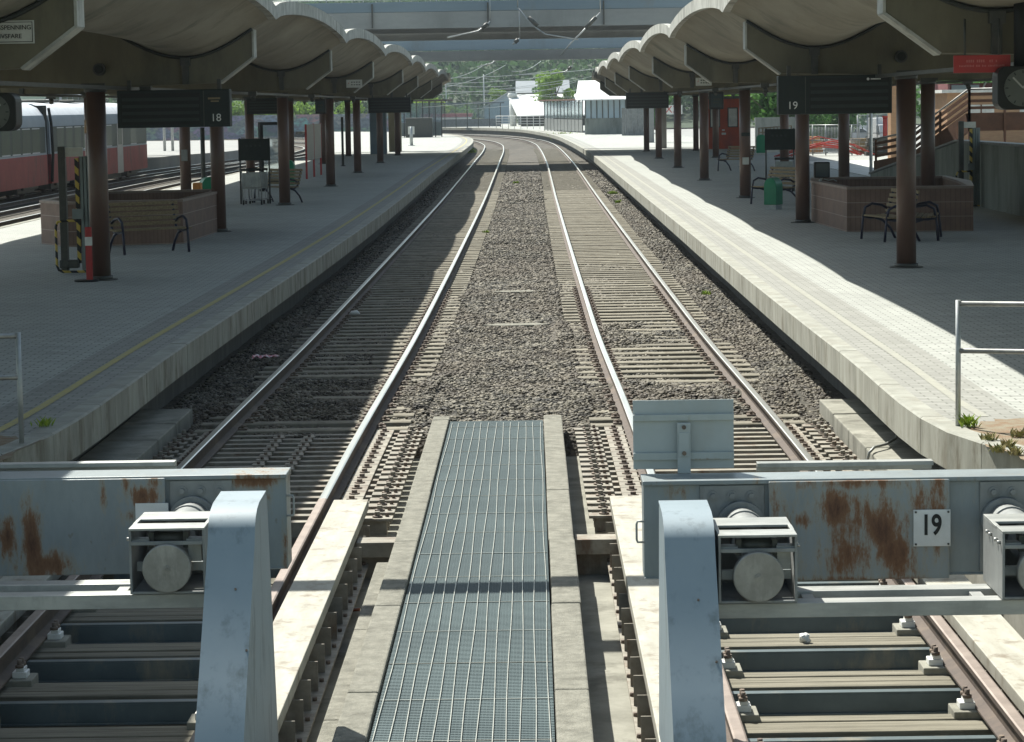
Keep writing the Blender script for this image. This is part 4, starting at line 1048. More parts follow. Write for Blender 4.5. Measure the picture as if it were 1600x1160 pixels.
# luggage trolley shelter: board on posts with nested trolleys
def trolley_stand(px, py, lab, s_=1.0):
    p = G(px, py, PZ); t = thing('trolley_stand', lab, 'trolley stand', (p.x, p.y + .3, PZ), 0, 'luggage trolley stands')
    for x in (-.42, .42): m = MB(); m.cyl((x, .3, 0), (x, .3, 1.9), .025, 8); m.build('post', 'darkmetal', t)
    m = MB(); m.box(-.46, .46, .24, .27, 1.25, 1.88); f = m.build('sign_panel', 'greenblack', t, bevel=.01)
    m = MB()
    for k in range(4): m.cyl((-.22 + k * .13, .235, 1.68), (-.22 + k * .13, .225, 1.68), .035, 12)
    m.build('coin_symbol', 'slat', f)
    return t, p
def trolley(loc, rz, lab, grp):
    t = thing('luggage_trolley', lab, 'luggage trolley', loc, rz, grp)
    m = MB()
    for x in (-.27, .27): m.tube([(x, -.45, .12), (x, .35, .14), (x, .45, .5), (x, .5, 1.0)], .016, 8)
    m.tube([(-.27, .5, 1.0), (.27, .5, 1.0)], .022, 8); m.tube([(-.27, .45, .5), (.27, .45, .5)], .012, 8)
    for k in range(6): m.tube([(-.27, -.4 + k * .14, .12), (.27, -.4 + k * .14, .12)], .008, 6)
    for k in range(5): m.tube([(-.2 + k * .1, .38, .2), (-.2 + k * .1, .48, .8)], .007, 6)
    m.build('frame', 'steel', t)
    m = MB(); m.box(-.26, .26, .40, .42, .45, .92); m.build('front_panel', 'galv', t)
    m = MB(); m.box(-.29, .29, .46, .54, .97, 1.04); m.build('handle', 'black', t, bevel=.01)
    for x, y in ((-.26, -.35), (.26, -.35), (-.26, .3), (.26, .3)): m = MB(); m.cyl((x - .02, y, .07), (x + .02, y, .07), .07, 14); m.build('wheel', 'tyre', t)
    return t
s1, p = trolley_stand(396, 320, 'dark luggage trolley stand with four round symbols on the left platform')
t0 = trolley((p.x, p.y + .1, PZ), PI, 'nearest luggage trolley parked under the stand of the left platform', 'luggage trolleys')
dup(t0, (p.x + .1, p.y + .9, PZ), PI, 'second luggage trolley pushed into the first on the left platform')
s2, p = trolley_stand(1222, 300, 'dark luggage trolley stand with round symbols on the right platform, behind the green bin')
dup(t0, (p.x + .03, p.y + .1, PZ), PI, 'luggage trolley parked under the stand behind the green bin')
# floodlight on the right parapet
p = AT(1285, 278, 55.5); t = thing('floodlight', 'black box floodlight standing on the corner of the right tiled parapet', 'floodlight', (p.x, 55.6, PZ + .93))
m = MB(); m.box(-.17, .17, -.1, .12, .08, .43); m.build('housing', 'black', t, bevel=.02)
m = MB(); m.box(-.14, .14, -.108, -.101, .11, .40); m.build('glass', 'glassdark', t)
m = MB(); m.bar((-.05, 0, 0), (.0, 0, .09), .05, .05); m.tube([(.05, 0, .05), (.15, .02, .02), (.25, 0, .04), (.33, 0, .0)], .012, 6); m.build('bracket', 'galv', t)
# dark thin posts and glass information stands
def post(px, py, h, lab, r=.05, mt='darkmetal', top=None):
    p = G(px, py, PZ); t = thing('signal_post', lab, 'post', (p.x, p.y, PZ))
    m = MB(); m.cyl((0, 0, 0), (0, 0, h), r, 10); m.build('pole', mt, t); m = MB(); m.cyl((0, 0, 0), (0, 0, .04), r * 2, 12); m.build('foot', mt, t)
    if top: m = MB(); m.box(-top[0] / 2, top[0] / 2, -.07, .07, h - top[1], h); m.build('box', top[2], t, bevel=.01)
    return t
post(319, 312, 2.2, 'dark square post behind the second left column', .07)
post(536, 260, 2.3, 'thin dark post left of the fifth left column', .06)
post(643, 228, 1.35, 'short grey post with a small box at the far end of the left platform', .12, 'galv', (.45, .55, 'signwhite'))
p = G(436, 300, PZ); gs = thing('glass_display', 'tall glass display case in a black frame beyond the luggage trolleys', 'display case', (p.x - .25, p.y + 1, PZ), .7)
m = MB(); 
for x in (-.5, .5): m.box(x - .06, x + .06, -.06, .06, 0, 2.3)
m.box(-.44, .44, -.05, .05, 2.2, 2.3); m.box(-.44, .44, -.05, .05, .3, .4); m.build('frame', 'black', gs); m = MB(); m.box(-.44, .44, -.01, .01, .4, 2.2); m.build('pane', 'glass', gs)
# things on the columns: tape bands, papers, boxes
def on_column(X, Y, z0, z1, lab, name, cat, mt, r=.165, arc=None):
    m = MB()
    if arc is None: m.cyl((X, Y, z0), (X, Y, z1), r, 24)
    else: m.box(X - arc, X + arc, Y - .19, Y - .165, z0, z1)
    tag(m.build(name, mt), lab, cat)
MT['tape'] = mat('worn_tape', (.30, .17, .05), (.10, .06, .04), 22, .6)
on_column(XL(2.9, 56), 56, PZ + .95, PZ + 1.18, 'small pale paper taped on the second left column', 'paper_note', 'note', 'signwhite', arc=.07) if 0 else None
on_column(XL(W - 2.9, 71), 71, PZ + 1.3, PZ + 1.62, 'pale notice taped on a rear column above the left parapet', 'paper_note', 'note', 'bufgrey', arc=.09)
on_column(XL(W - 2.9, 56), 56, PZ + 2.25, PZ + 2.55, 'worn brown and yellow tape round the column behind the lift', 'tape_band', 'tape', 'tape')
on_column(XR(W - 2.9, 71), 71, PZ + 2.35, PZ + 2.6, 'worn brown tape round the column right of the departure board 19', 'tape_band', 'tape', 'tape') if 0 else None
on_column(XR(2.9, 71), 71, PZ + .95, PZ + 1.15, 'small white notice low on the third right column', 'paper_note', 'note', 'signwhite', arc=.09)
on_column(XR(2.9, 71), 71, PZ + 1.75, PZ + 1.85, 'narrow blue-grey notice on the third right column', 'paper_note', 'note', 'slat', arc=.12)
# litter on the tracks
p = G(553, 492, -.15); m = MB(); m.tube([(-.08, 0, 0), (-.03, 0, .015), (.05, 0, .02), (.1, 0, 0)], [.012, .04, .045, .015], 8)
tag(m.build('plastic_cup', 'white', None, (p.x, p.y, -.14)), 'crushed white cup beside the shaded rail of the left track', 'litter')
p = G(415, 564, -.18); m = MB(); rows = [[(-.18 + .06 * i, -.1 + .08 * j, .02 + .05 * abs(math.sin(i * 1.7 + j))) for j in range(4)] for i in range(7)]; m.sheet(rows, 0, False)
MT['wrapper'] = mat('wrapper_print', (.50, .40, .42), (.38, .03, .05), 14, .4, lo=.45, hi=.5); tag(m.build('crumpled_wrapper', 'wrapper', None, (p.x, p.y, -.17)), 'crumpled red and white wrapper on the ballast left of the left track', 'litter')
p = G(538, 957, -.38); m = MB(); m.tube([(-.10, 0, 0), (.04, 0, 0), (.07, 0, 0), (.12, 0, 0)], [.03, .03, .014, .012], 12); MT['bottle'] = mat('brown_glass', (.16, .035, .015), rough=.15, bump=0)
tag(m.build('glass_bottle', 'bottle', None, (p.x, p.y, -.36), rot=(0, 0, -.1)), 'brown glass bottle lying in the pit beside the left kerb of the grating', 'bottle')
p = G(1258, 1003, -.2); m = MB()
for k in range(6): m.tube([(random.uniform(-.03, .03), random.uniform(-.03, .03), .0), (random.uniform(-.02, .02), random.uniform(-.02, .02), .05)], .018, 6)
tag(m.build('paper_ball', 'white', None, (p.x, p.y, -.2)), 'small crumpled white paper on a timber under the right buffer stop', 'litter')
# pale slabs lying between the tracks
for px, py, wd, lab in ((808, 456, .42, 'thin pale slab lying on the middle ballast, the farther of two'), (808, 508, .5, 'thin pale slab lying on the middle ballast, the nearer of two')):
    p = G(px, py, -.17); m = MB(); pr = [(-wd + random.uniform(-.05, .05), -.1), (-wd * .5, -.22), (wd * .6, -.2), (wd, -.02), (wd * .5, .2), (-wd * .7, .16)]
    m.prism(pr, 'z', 0, .03); tag(m.build('stone_slab', 'curb_conc', None, (p.x, p.y, -.185), bevel=.008), lab, 'slab', 'slabs on the middle ballast')
# cable on the right plinth
p = G(1352, 717, 0); m = MB(); m.tube([G(1408, 668, 0) + Vector((0, 0, .1)), G(1400, 685, .02), G(1385, 694, .02), G(1366, 699, .02), G(1358, 708, .0), G(1355, 722, -.1), G(1356, 735, -.3)], .014, 8)
tag(m.build('loose_cable', 'framegrey'), 'loose pale cable hanging over the right plinth', 'cable')
# weeds
def weed(loc, n, s_, lab, mt='weed'):
    m = MB()
    for k in range(n):
        a = random.uniform(0, 2 * PI); L = random.uniform(.4, 1) * s_; b = Vector((random.gauss(0, s_ * .35), random.gauss(0, s_ * .35), 0)); d = Vector((math.cos(a) * .5, math.sin(a) * .5, 1)).normalized(); r = d.cross(Vector((0, 0, 1))).normalized() * L * .16
        m.add([b, b + d * L * .5 + r, b + d * L + Vector((math.cos(a), math.sin(a), 0)) * L * .2, b + d * L * .5 - r], [(0, 1, 2, 3)])
    return tag(m.build('weed', mt, None, loc, recalc=False), lab, 'weed', 'weeds')
weed(G(1512, 668, PZ), 46, .14, 'green weed at the foot of the right railing post')
weed(G(806, 288, -.2), 220, .16, 'yellow-green weeds on the ballast between the tracks far ahead')
weed(G(1103, 462, -.2), 60, .12, 'small green weeds on the ballast beside the right platform')
weed(G(957, 305, -.2), 120, .2, 'weeds along the foot of the right platform, near its far part')
weed(G(965, 318, -.2), 60, .16, 'pale weeds just in front of those at the foot of the right platform')
weed(G(760, 365, -.2), 40, .12, 'small green weed between the tracks beside the left sleepers')
weed(G(883, 222, -.2), 160, 1.1, 'tall yellow-green weed at the curve of the right platform')
weed(G(68, 668, PZ), 24, .12, 'tiny green weed on the edge of the left platform')
weed(G(735, 240, -.2), 90, .5, 'dry weeds at the foot of the left platform in the curve')

MT['dryweed'] = mat('dry_weed', (.34, .27, .13), (.22, .24, .07), 9, .8, bump=0)
for k, (px, py) in enumerate(((1545, 690), (1575, 700), (1592, 684), (1560, 708), (1588, 712))):
    weed(G(px, py, PZ), 55, .09, ['dry weeds nearest the railing post on the right platform corner', 'dry weeds in the middle of the mossy right platform corner', 'dry weeds at the very right edge of the platform corner', 'dry weeds close to the kerb of the right platform corner', 'dry weeds at the lowest right tip of the platform corner'][k], 'dryweed')
random.seed(21)
for k in range(3): pass
# ------------------------------------------------------------------ trains in the yard
MT['trainsilver'] = mat('train_silver', (.34, .385, .42), (.30, .34, .375), 1, .45, .1, bump=0, dirt=(.38, .40, .42), dsc=1)
MT['trainred'] = mat('train_red', (.32, .06, .055), (.25, .045, .045), 1, .5, bump=0, spec=.25, dirt=(.12, .05, .045), dsc=1.5)
MT['trainroof'] = mat('train_roof', (.66, .68, .70), (.56, .58, .60), 2, .45, bump=0)
MT['trainglass'] = mat('train_window', (.010, .030, .022), (.018, .055, .025), .9, .3, bump=0, spec=.12)
MT['trainband'] = mat('train_window_band', (.02, .045, .045), (.015, .035, .035), 1, .4, bump=0, spec=.25)
MT['traindoor'] = mat('train_door', (.44, .42, .40), (.38, .37, .36), 2, .4, .3, bump=0)
def car(parent, xs, y0, y1, nose, wins, doors):
    w_ = 2.9; xc = xs - w_ / 2; n = 12
    prof = [(0, .42), (0, 1.0), (0, 1.62), (-.02, 1.66), (-.05, 2.95), (-.12, 3.2), (-.35, 3.5), (-.75, 3.68), (-1.45, 3.74)]
    prof += [(-2.9 - u, z) for u, z in reversed(prof[:-1])]
    secs = [(y0, 1, 0), (y1, 1, 0)]
    if nose: secs = [(y0, 1, 0), (y1 - 4, 1, 0), (y1 - 3, .99, .04), (y1 - 2, .96, .15), (y1 - 1.2, .92, .4), (y1 - .6, .86, .8), (y1 - .2, .78, 1.3), (y1, .7, 1.7)]
    for lo_, hi_, nm, mt in ((0, 2, 'lower_side', 'trainred'), (2, 5, 'upper_side', 'trainsilver'), (5, 8, 'roof', 'trainroof')):
        m = MB(); N = len(prof)
        for sl in ((lo_, hi_), (N - 1 - hi_, N - 1 - lo_)):
            rows = []
            for y, f, dz in secs:
                rows.append([(xs + (-1.45 + (u + 1.45) * f), y, max(.42, z - dz * max(0, (z - 1.6)) / 2.1)) for u, z in prof[sl[0]:sl[1] + 1]])
            m.sheet(rows, 0, True)
        for y, f, dz in (secs[0], secs[-1]):
            pts = [(xs + (-1.45 + (u + 1.45) * f), y, max(.42, z - dz * max(0, (z - 1.6)) / 2.1)) for u, z in prof[lo_:hi_ + 1]] + [(xs + (-1.45 + (u + 1.45) * f), y, max(.42, z - dz * max(0, (z - 1.6)) / 2.1)) for u, z in prof[N - 1 - hi_:N - lo_]]
            m.add(pts, [tuple(range(len(pts)))])
        m.build(nm, mt, parent)
    m = MB(); m.box(xs - .03, xs + .002, y0 + .3, y1 - (2.0 if nose else .3), 1.70, 2.74); m.build('window_band', 'trainband', parent)
    for a, b in wins:
        m = MB(); m.box(xs - .03, xs + .004, a, b, 1.75, 2.72); g = m.build('window', 'trainglass', parent)
        m = MB(); m.box(xs - .03, xs + .010, a, b, 2.66, 2.70); m.box(xs - .03, xs + .010, a, b, 1.70, 1.745); m.build('window_frame', 'trainroof', g)
    for a, b in doors:
        m = MB(); m.box(xs - .04, xs + .012, a, b, .40, 2.75); g = m.build('door', 'traindoor', parent)
        m = MB(); m.box(xs - .03, xs + .018, a + .25, b - .25, 1.75, 2.6); m.build('door_window', 'trainglass', g)
    for yb in (y0 + 3, y1 - (5 if nose else 3)):
        m = MB()
        m.box(xs - 2.6, xs - .3, yb - 1.7, yb + 1.7, .15, .55); m.box(xs - .22, xs - .1, yb - 1.5, yb + 1.5, .3, .6)
        bg_ = m.build('bogie', 'darkmetal', parent, bevel=.04)
        for dy in (-1.2, 1.2):
            for x in (xs - .72, xs - 2.2): m = MB(); m.cyl((x - .07, yb + dy, .45), (x + .07, yb + dy, .45), .45, 24); m.build('wheel', 'railside', bg_)
    m = MB(); m.box(xs - 2.7, xs - .2, y0 + 6, y1 - 9, .15, .55); m.build('underframe', 'black', parent)
    for k in range(3): m = MB(); m.box(xs - 2.1, xs - .8, y0 + 4 + k * 6, y0 + 6.5 + k * 6, 3.74, 3.86); m.build('roof_unit', 'darkmetal', parent, bevel=.03)
tr = thing('passenger_train', 'silver passenger train with red lower side standing beyond the left platform', 'train', (0, 0, 0))
XS = -19.55
car(tr, XS, 76, 101.2, False, [(78 + k * 2.0, 79.5 + k * 2.0) for k in range(5)] + [(90.6 + k * 1.9, 92.1 + k * 1.9) for k in range(5)], [(88.2, 89.9)])
car(tr, XS, 102.0, 129.5, True, [(103.4 + k * 2.0, 104.9 + k * 2.0) for k in range(7)] + [(122.4, 124.2)], [(118.4, 120.0)])
m = MB()
for k in range(5): m.box(XS - 2.7, XS - .12, 101.25 + k * .15, 101.33 + k * .15, .6, 3.6)
m.build('gangway_bellows', 'black', tr)
m = MB(); m.tube([(XS + .03, 101.6, 3.5), (XS + .10, 101.7, 2.9), (XS + .12, 101.8, 1.6), (XS + .05, 101.8, .5)], .06, 8); m.build('jumper_cable', 'black', tr)
tr2 = thing('passenger_train', 'second train behind the silver and red one, only its sloping roof and windscreen showing', 'train', (0, 0, 0))
m = MB(); m.prism([(104, .4), (141, .4), (141, 4.1), (131, 4.3), (127, 4.3), (121.5, 3.3), (117, 2.6), (104, 2.5)], 'x', -26.6, -23.9); m.build('body', 'trainsilver', tr2, bevel=.1)
m = MB(); m.prism([(126.4, 4.26), (122.4, 3.53), (122.5, 3.48), (126.7, 4.2)], 'x', -26.3, -24.2); m.build('windscreen', 'trainglass', tr2)
m = MB(); m.prism([(126.6, 4.15), (123.2, 3.5), (127.2, 3.5), (127.2, 4.15)], 'x', -23.9, -23.88); m.build('window', 'trainglass', tr2)
for k in range(8): m = MB(); m.box(-23.9, -23.88, 128 + k * 1.6, 129.3 + k * 1.6, 3.5, 4.1); m.build('window', 'trainglass', tr2)
for x in (-24.5, -25.9): m = MB(); m.cyl((x + .1, 127.6, 4.36), (x + .1, 127.2, 4.36), .13, 14); m.build('headlight', 'white', tr2)
# ------------------------------------------------------------------ hill and forest
MT['hill'] = mat('hill_ground', (.045, .065, .03), (.03, .05, .025), .05, .95, bump=0)
def leafmat(name, a, b, sc=.5):
    n = NT(name); f = n.ramp(n.noise(n.pos(), sc, 3), .3, .7); f2 = n.ramp(n.noise(n.pos(), sc * 9, 2), .3, .7)
    c = n.mix(f, a, b); c = n.mix(n.math('MULTIPLY', f2, .5), c, tuple(x * 1.5 for x in b)); n.col(c); n.rough(.75); n.b.inputs['Specular IOR Level'].default_value = .25
    tr_ = n.n('ShaderNodeBsdfTranslucent'); n.l(c, tr_.inputs[0]); mx = n.n('ShaderNodeMixShader'); mx.inputs[0].default_value = .35
    out = n.t.nodes['Material Output']; n.l(n.b.outputs[0], mx.inputs[1]); n.l(tr_.outputs[0], mx.inputs[2]); n.l(mx.outputs[0], out.inputs[0]); return n.m
MT['forest'] = leafmat('forest_leaves', (.03, .07, .035), (.06, .115, .04), .03)
MT['leaf_lime'] = leafmat('lime_leaves', (.20, .30, .045), (.13, .23, .03))
MT['leaf_green'] = leafmat('green_leaves', (.085, .19, .04), (.055, .13, .03))
def hz(x, y): return -1 + max(0, (y - 440)) * .13 * (1 + .25 * noise.noise(Vector((x * .004, y * .003, 0)))) + 6 * noise.noise(Vector((x * .012, y * .01, 5))) * min(1, max(0, (y - 440) / 120))
g = MB(); g.sheet([[(x, y, hz(x, y)) for x in range(-700, 701, 35)] for y in range(430, 1301, 30)])
struct(g.build('wooded_hill', 'hill', recalc=False))
def leaf_cloud(centers, radii, per, size):
    n = len(centers) * per
    C = np.repeat(np.array(centers), per, 0); Rr = np.repeat(np.array(radii), per, 0)
    d = RNG.normal(size=(n, 3)); d /= np.linalg.norm(d, axis=1)[:, None]; r = RNG.uniform(.45, 1.05, (n, 1)) ** .6
    P = C + d * r * Rr
    a = RNG.normal(size=(n, 3)); a /= np.linalg.norm(a, axis=1)[:, None]; b = np.cross(a, RNG.normal(size=(n, 3))); b /= np.linalg.norm(b, axis=1)[:, None]
    s_ = (np.repeat(np.array(size), per) if hasattr(size, '__len__') else size) * RNG.uniform(.5, 1.1, n); s_ = s_[:, None]
    V = np.stack([P + a * s_, P + b * s_ * .6, P - a * s_, P - b * s_ * .6], 1).reshape(-1, 3)
    return V
def cloud_obj(name, V, m, parent=None, loc=None):
    me = bpy.data.meshes.new(name); n = len(V)
    me.vertices.add(n); me.vertices.foreach_set('co', V.astype(np.float32).reshape(-1))
    me.loops.add(n); me.loops.foreach_set('vertex_index', np.arange(n, dtype=np.int32))
    me.polygons.add(n // 4); me.polygons.foreach_set('loop_start', np.arange(0, n, 4, dtype=np.int32)); me.update(calc_edges=True)
    me.materials.append(MT[m]); o = bpy.data.objects.new(name, me); COL.objects.link(o)
    if parent: o.parent = parent
    if loc: o.location = loc
    return o
cs, rs, ss = [], [], []
for k in range(3600):
    y = 445 + 600 * random.random() ** 1.2; x = random.uniform(-.32, .32) * y; r = random.uniform(3.2, 6.5)
    cs.append((x, y, hz(x, y) + r * .9)); rs.append((r, r, r * random.uniform(1.0, 1.7))); ss.append(r * .17)
stuff(cloud_obj('forest', leaf_cloud(cs, rs, 75, ss), 'forest'))
def tree(px, ytop, Y, wd, lab, mt, zb=-1.2, name='leafy_tree', seed=0):
    a = AT(px, ytop, Y); h = a.z - zb; x = a.x
    t = thing(name, lab, 'tree', (x, Y, zb), 0, None)
    m = MB(); m.tube([(0, 0, 0), (.05, 0, h * .3), (-.05, 0, h * .55), (0, 0, h * .8)], [h * .03 + .06, h * .024 + .04, h * .016 + .02, .02], 8)
    for k in range(5):
        an = k * 1.3 + seed; m.tube([(0, 0, h * (.3 + .07 * k)), (math.cos(an) * wd * .18, math.sin(an) * wd * .18, h * (.45 + .07 * k)), (math.cos(an) * wd * .34, math.sin(an) * wd * .34, h * (.56 + .07 * k))], [.05 + h * .006, .04, .015], 6)
    m.build('trunk', 'bark', t)
    cl, rl = [], []
    for k in range(22):
        an = random.uniform(0, 2 * PI); q = random.random() ** .6 * wd * .33; z = random.uniform(.3, .86); q *= (1.15 - abs(z - .52) * 1.1)
        cl.append((math.cos(an) * q, math.sin(an) * q, h * z)); r = wd * random.uniform(.12, .21); rl.append((r, r, r * .85))
    cloud_obj('crown', leaf_cloud(cl, rl, 170, wd * .035 + .05), mt, t)
    return t
tree(868, 102, 330, 6.5, 'sunlit lime-green tree behind the white roofs, under the bridge', 'leaf_lime')
tree(848, 122, 345, 3.5, 'smaller dark green tree left of the sunlit lime-green one', 'leaf_green')
tree(1204, 122, 200, 7.5, 'dense green tree seen between the columns left of the 19 board', 'leaf_green')
tree(1148, 128, 215, 4.2, 'bright green tree showing above the red cabin', 'leaf_lime')
tree(1020, 120, 300, 6, 'green tree behind the far columns of the right platform', 'leaf_green')
tree(1240, 128, 230, 8, 'green tree behind the departure board with number 19', 'leaf_green')
tree(1290, 135, 240, 8, 'green tree behind the car park, right of the departure board support', 'leaf_green')
tree(1530, 108, 190, 7, 'green tree crown above the maroon building at the right', 'leaf_green')
tree(1588, 104, 200, 8, 'green tree behind the hanging clock at the right edge', 'leaf_green')
tree(1475, 112, 205, 6, 'green tree behind the nearest right columns', 'leaf_green')
tree(775, 135, 440, 5, 'small yellow-green tree in front of the wooded hill left of the track', 'leaf_lime')
for k, (px, yt, Y, w_) in enumerate(((662, 158, 380, 9), (640, 160, 370, 7), (690, 166, 385, 6), (545, 160, 360, 7), (505, 166, 350, 5), (470, 163, 350, 7), (440, 166, 340, 6), (360, 160, 330, 5), (715, 170, 390, 6), (40, 150, 230, 9), (410, 158, 345, 6))):
    t = tree(px, yt, Y, w_, ['broad yellow-green bush beyond the left platform shelter', 'yellow-green bush just left of the shelter posts', 'yellow-green bush seen through the shelter posts', 'yellow-green bush seen left of the sixth left column', 'low yellow-green bush beyond the notice board', 'yellow-green bush beyond the tall display case', 'yellow-green bush behind the third left column', 'yellow-green bush seen under the left departure board', 'small yellow-green bush right of the shelter posts', 'large green bush behind the trains at the left edge', 'yellow-green bush beyond the luggage trolley stand'][k], 'leaf_lime', -.3, 'bush', k)
# houses scattered on the wooded hill
MT['housewhite'] = mat('house_white', (.7, .7, .68), rough=.8); MT['roofdark'] = mat('roof_dark', (.10, .08, .075), rough=.8); MT['roofgrey'] = mat('roof_grey', (.15, .18, .20), (.12, .145, .165), .3, .6)
for k, (px, py, Y) in enumerate(((664, 112, 700), (700, 128, 640), (757, 112, 720), (790, 124, 640), (745, 4, 1000), (640, 4, 1000), (818, 104, 760))):
    a = AT(px, py, Y); z = hz(a.x, Y) + random.uniform(4, 6); a = Vector((a.x, Y, max(a.z - 4, z)))
    t = thing('hill_house', ['small white house on the hill just right of the left canopy end', 'white house low on the hill above the shelter roof', 'white house on the hill above the middle of the tracks', 'low white house above the white warehouse', 'white house on the hill seen above the middle of the bridge', 'white house on the hill seen above the left part of the bridge', 'white house on the hill left of the sunlit lime-green tree'][k], 'house', a, random.uniform(-.5, .5), 'houses on the wooded hill')
    m = MB(); m.box(-3, 3, -2.5, 2.5, -6, 2.6); m.build('wall', 'housewhite', t); m = MB(); m.prism([(-2.9, 2.6), (2.9, 2.6), (0, 4.4)], 'x', -3.3, 3.3); m.build('roof', 'roofdark', t)
    for x in (-1.6, 1.0): m = MB(); m.box(x, x + .8, -2.53, -2.5, .6, 1.8); m.build('window', 'glassdark', t)
# ------------------------------------------------------------------ shelters and buildings at the curve
def shelter(A, B, h, n, lab, roofmat, overhang=.6, side=1, solid=.9, depth=1.6, z0=PZ):
    a = Vector((A[0], A[1], z0)); b = Vector((B[0], B[1], z0)); L = (b - a).length; rz = math.atan2(b.y - a.y, b.x - a.x)
    t = thing('platform_shelter', lab, 'shelter', a, rz, 'glazed platform shelters')
    for k in range(n + 1):
        for yy in ((0,) if k % 3 else (0, depth)):
            x = L * k / n; m = MB(); m.box(x - .045, x + .045, yy - .045, yy + .045, 0, h); m.build('post', 'darkmetal', t)
    m = MB(); m.box(-overhang, L + overhang, -.5, depth + .5, h, h + .16); m.build('roof', roofmat, t)
    if solid:
        for k in range(n): m = MB(); m.box(L * k / n + .05, L * (k + 1) / n - .05, -.02, .02, .1, solid); m.build('lower_panel', 'concretewall' if roofmat == 'roofdark' else 'bufgrey', t)
        m = MB()
        for k in range(n): m.box(L * k / n + .05, L * (k + 1) / n - .05, -.01, .01, solid + .08, h - .1)
        m.build('pane', 'glass', t)
    return t
shelter((1.5, 266), (5.0, 240), 3.1, 11, 'shelter of thin dark posts with a brown roof on the right platform curve', 'brownwood', 1.0, solid=1.25)
shelter((-12.5, 226), (-8.0, 226), 3.2, 8, 'dark glazed shelter at the far end of the left platform', 'roofdark', 1.0, solid=1.3)
shelter((-16.5, 318), (-3.8, 318), 3.0, 9, 'long open shelter beyond the curving tracks, left of the white warehouse', 'roofgrey', .5, solid=1.1)
shelter((-48, 190), (-33, 190), 3.0, 11, 'shelter with dark posts on the sunny yard platform', 'roofdark', .8, solid=1.0)
# kiosk-like waiting room with white sloping roof
MT['whiteroof'] = mat('white_metal_roof', (.72, .72, .70), (.62, .63, .62), .4, .5, bump=0, aniso=(3, 1, 1))
MT['paleblue'] = mat('pale_blue_panel', (.42, .52, .58), (.36, .46, .52), .6, .6, bump=0)
wr = thing('waiting_room', 'waiting room with tall narrow windows and white sloping roof on the right platform curve', 'building', (4.9, 226, PZ), -.12)
m = MB(); m.box(0, 4.4, 0, 5, 0, 1.45); m.build('base_wall', 'concretewall', wr); m = MB(); m.box(.05, 4.35, .08, 4.9, 1.45, 3.1); m.build('wall', 'paleblue', wr)
for k in range(9): m = MB(); m.box(.02 + k * .52, .10 + k * .52, -.02, .07, 1.45, 3.1); m.build('mullion', 'darkmetal', wr)
m = MB(); m.add([(-.7, -1.2, 3.15), (5.2, -1.2, 3.15), (5.0, 6.5, 4.9), (-1.2, 6.5, 4.9), (-.7, -1.2, 3.05), (5.2, -1.2, 3.05), (5.0, 6.5, 4.8), (-1.2, 6.5, 4.8)], [(0, 1, 2, 3), (7, 6, 5, 4), (0, 4, 5, 1), (1, 5, 6, 2), (2, 6, 7, 3), (3, 7, 4, 0)]); m.build('roof', 'whiteroof', wr)
def house(x0, x1, y0, y1, z0, hw, hr, rz, lab, wm, rm, wins=0, name='warehouse', ridge='x'):
    t = thing(name, lab, 'building', ((x0 + x1) / 2, (y0 + y1) / 2, z0), rz); w_ = (x1 - x0) / 2; d_ = (y1 - y0) / 2
    m = MB(); m.box(-w_, w_, -d_, d_, 0, hw); m.build('wall', wm, t)
    m = MB()
    if ridge == 'x': m.prism([(-d_ - .4, hw), (d_ + .4, hw), (0, hw + hr)], 'x', -w_ - .3, w_ + .3)
    elif ridge == 'y': m.prism([(-w_ - .3, hw), (w_ + .3, hw), (0, hw + hr)], 'y', -d_ - .4, d_ + .4)
    else: m.box(-w_ - .2, w_ + .2, -d_ - .2, d_ + .2, hw, hw + hr)
    m.build('roof', rm, t)
    for k in range(wins):
        x = -w_ + (k + .5) * 2 * w_ / wins; m = MB(); m.box(x - .4, x + .4, -d_ - .03, -d_, hw * .45, hw * .8); m.build('window', 'glassdark', t)
    return t
house(-1.7, 5.2, 345, 358, -.2, 5.2, 1.7, 0, 'grey-roofed warehouse behind the shining white roof at the curve', 'bufgrey', 'roofgrey', 5)
t = thing('loading_canopy', 'loading shed with a shining white sloping roof below the grey roof', 'building', (.2, 322, -.2))
m = MB(); m.add([(-1.9, 0, 2.2), (9, 0, 2.2), (9, 9, 4.9), (-3.2, 9, 4.9), (-1.9, 0, 2.05), (9, 0, 2.05), (9, 9, 4.75), (-3.2, 9, 4.75)], [(0, 1, 2, 3), (7, 6, 5, 4), (0, 4, 5, 1), (1, 5, 6, 2), (2, 6, 7, 3), (3, 7, 4, 0)]); m.build('roof', 'whiteroof', t)
m = MB(); m.box(-1.5, 9, 6, 9, 0, 2.0); m.build('wall', 'darkmetal', t)
hl = thing('hall', 'pale blue-white hall with a sloping top between the open shelter and the white vent column', 'building', (-7.2, 395, -.2))
m = MB(); m.prism([(0, 0), (4.6, 0), (4.6, 5.6), (3.6, 5.4), (0, 3.2)], 'y', 0, 20); m.build('wall', 'paleblue', hl)
m = MB(); m.prism([(-.2, 3.15), (3.6, 5.42), (4.7, 5.62), (4.7, 5.75), (3.55, 5.56), (-.2, 3.3)], 'y', -.3, 20.3); m.build('roof', 'whiteroof', hl)
m = MB(); m.cyl((0, 0, 0), (0, 0, 4.6), .45, 16); m.cyl((0, 0, 4.6), (0, 0, 5.1), .6, 16); o = m.build('vent_column', 'white', None, (-2.3, 330, -.2)); tag(o, 'white round vent column left of the shining white roof', 'column')
house(-24, -9, 372, 384, -.2, 1.9, .5, 0, 'long low building with dark red roof behind the open shelter', 'white', 'signred', 0, 'shed', 'flat')
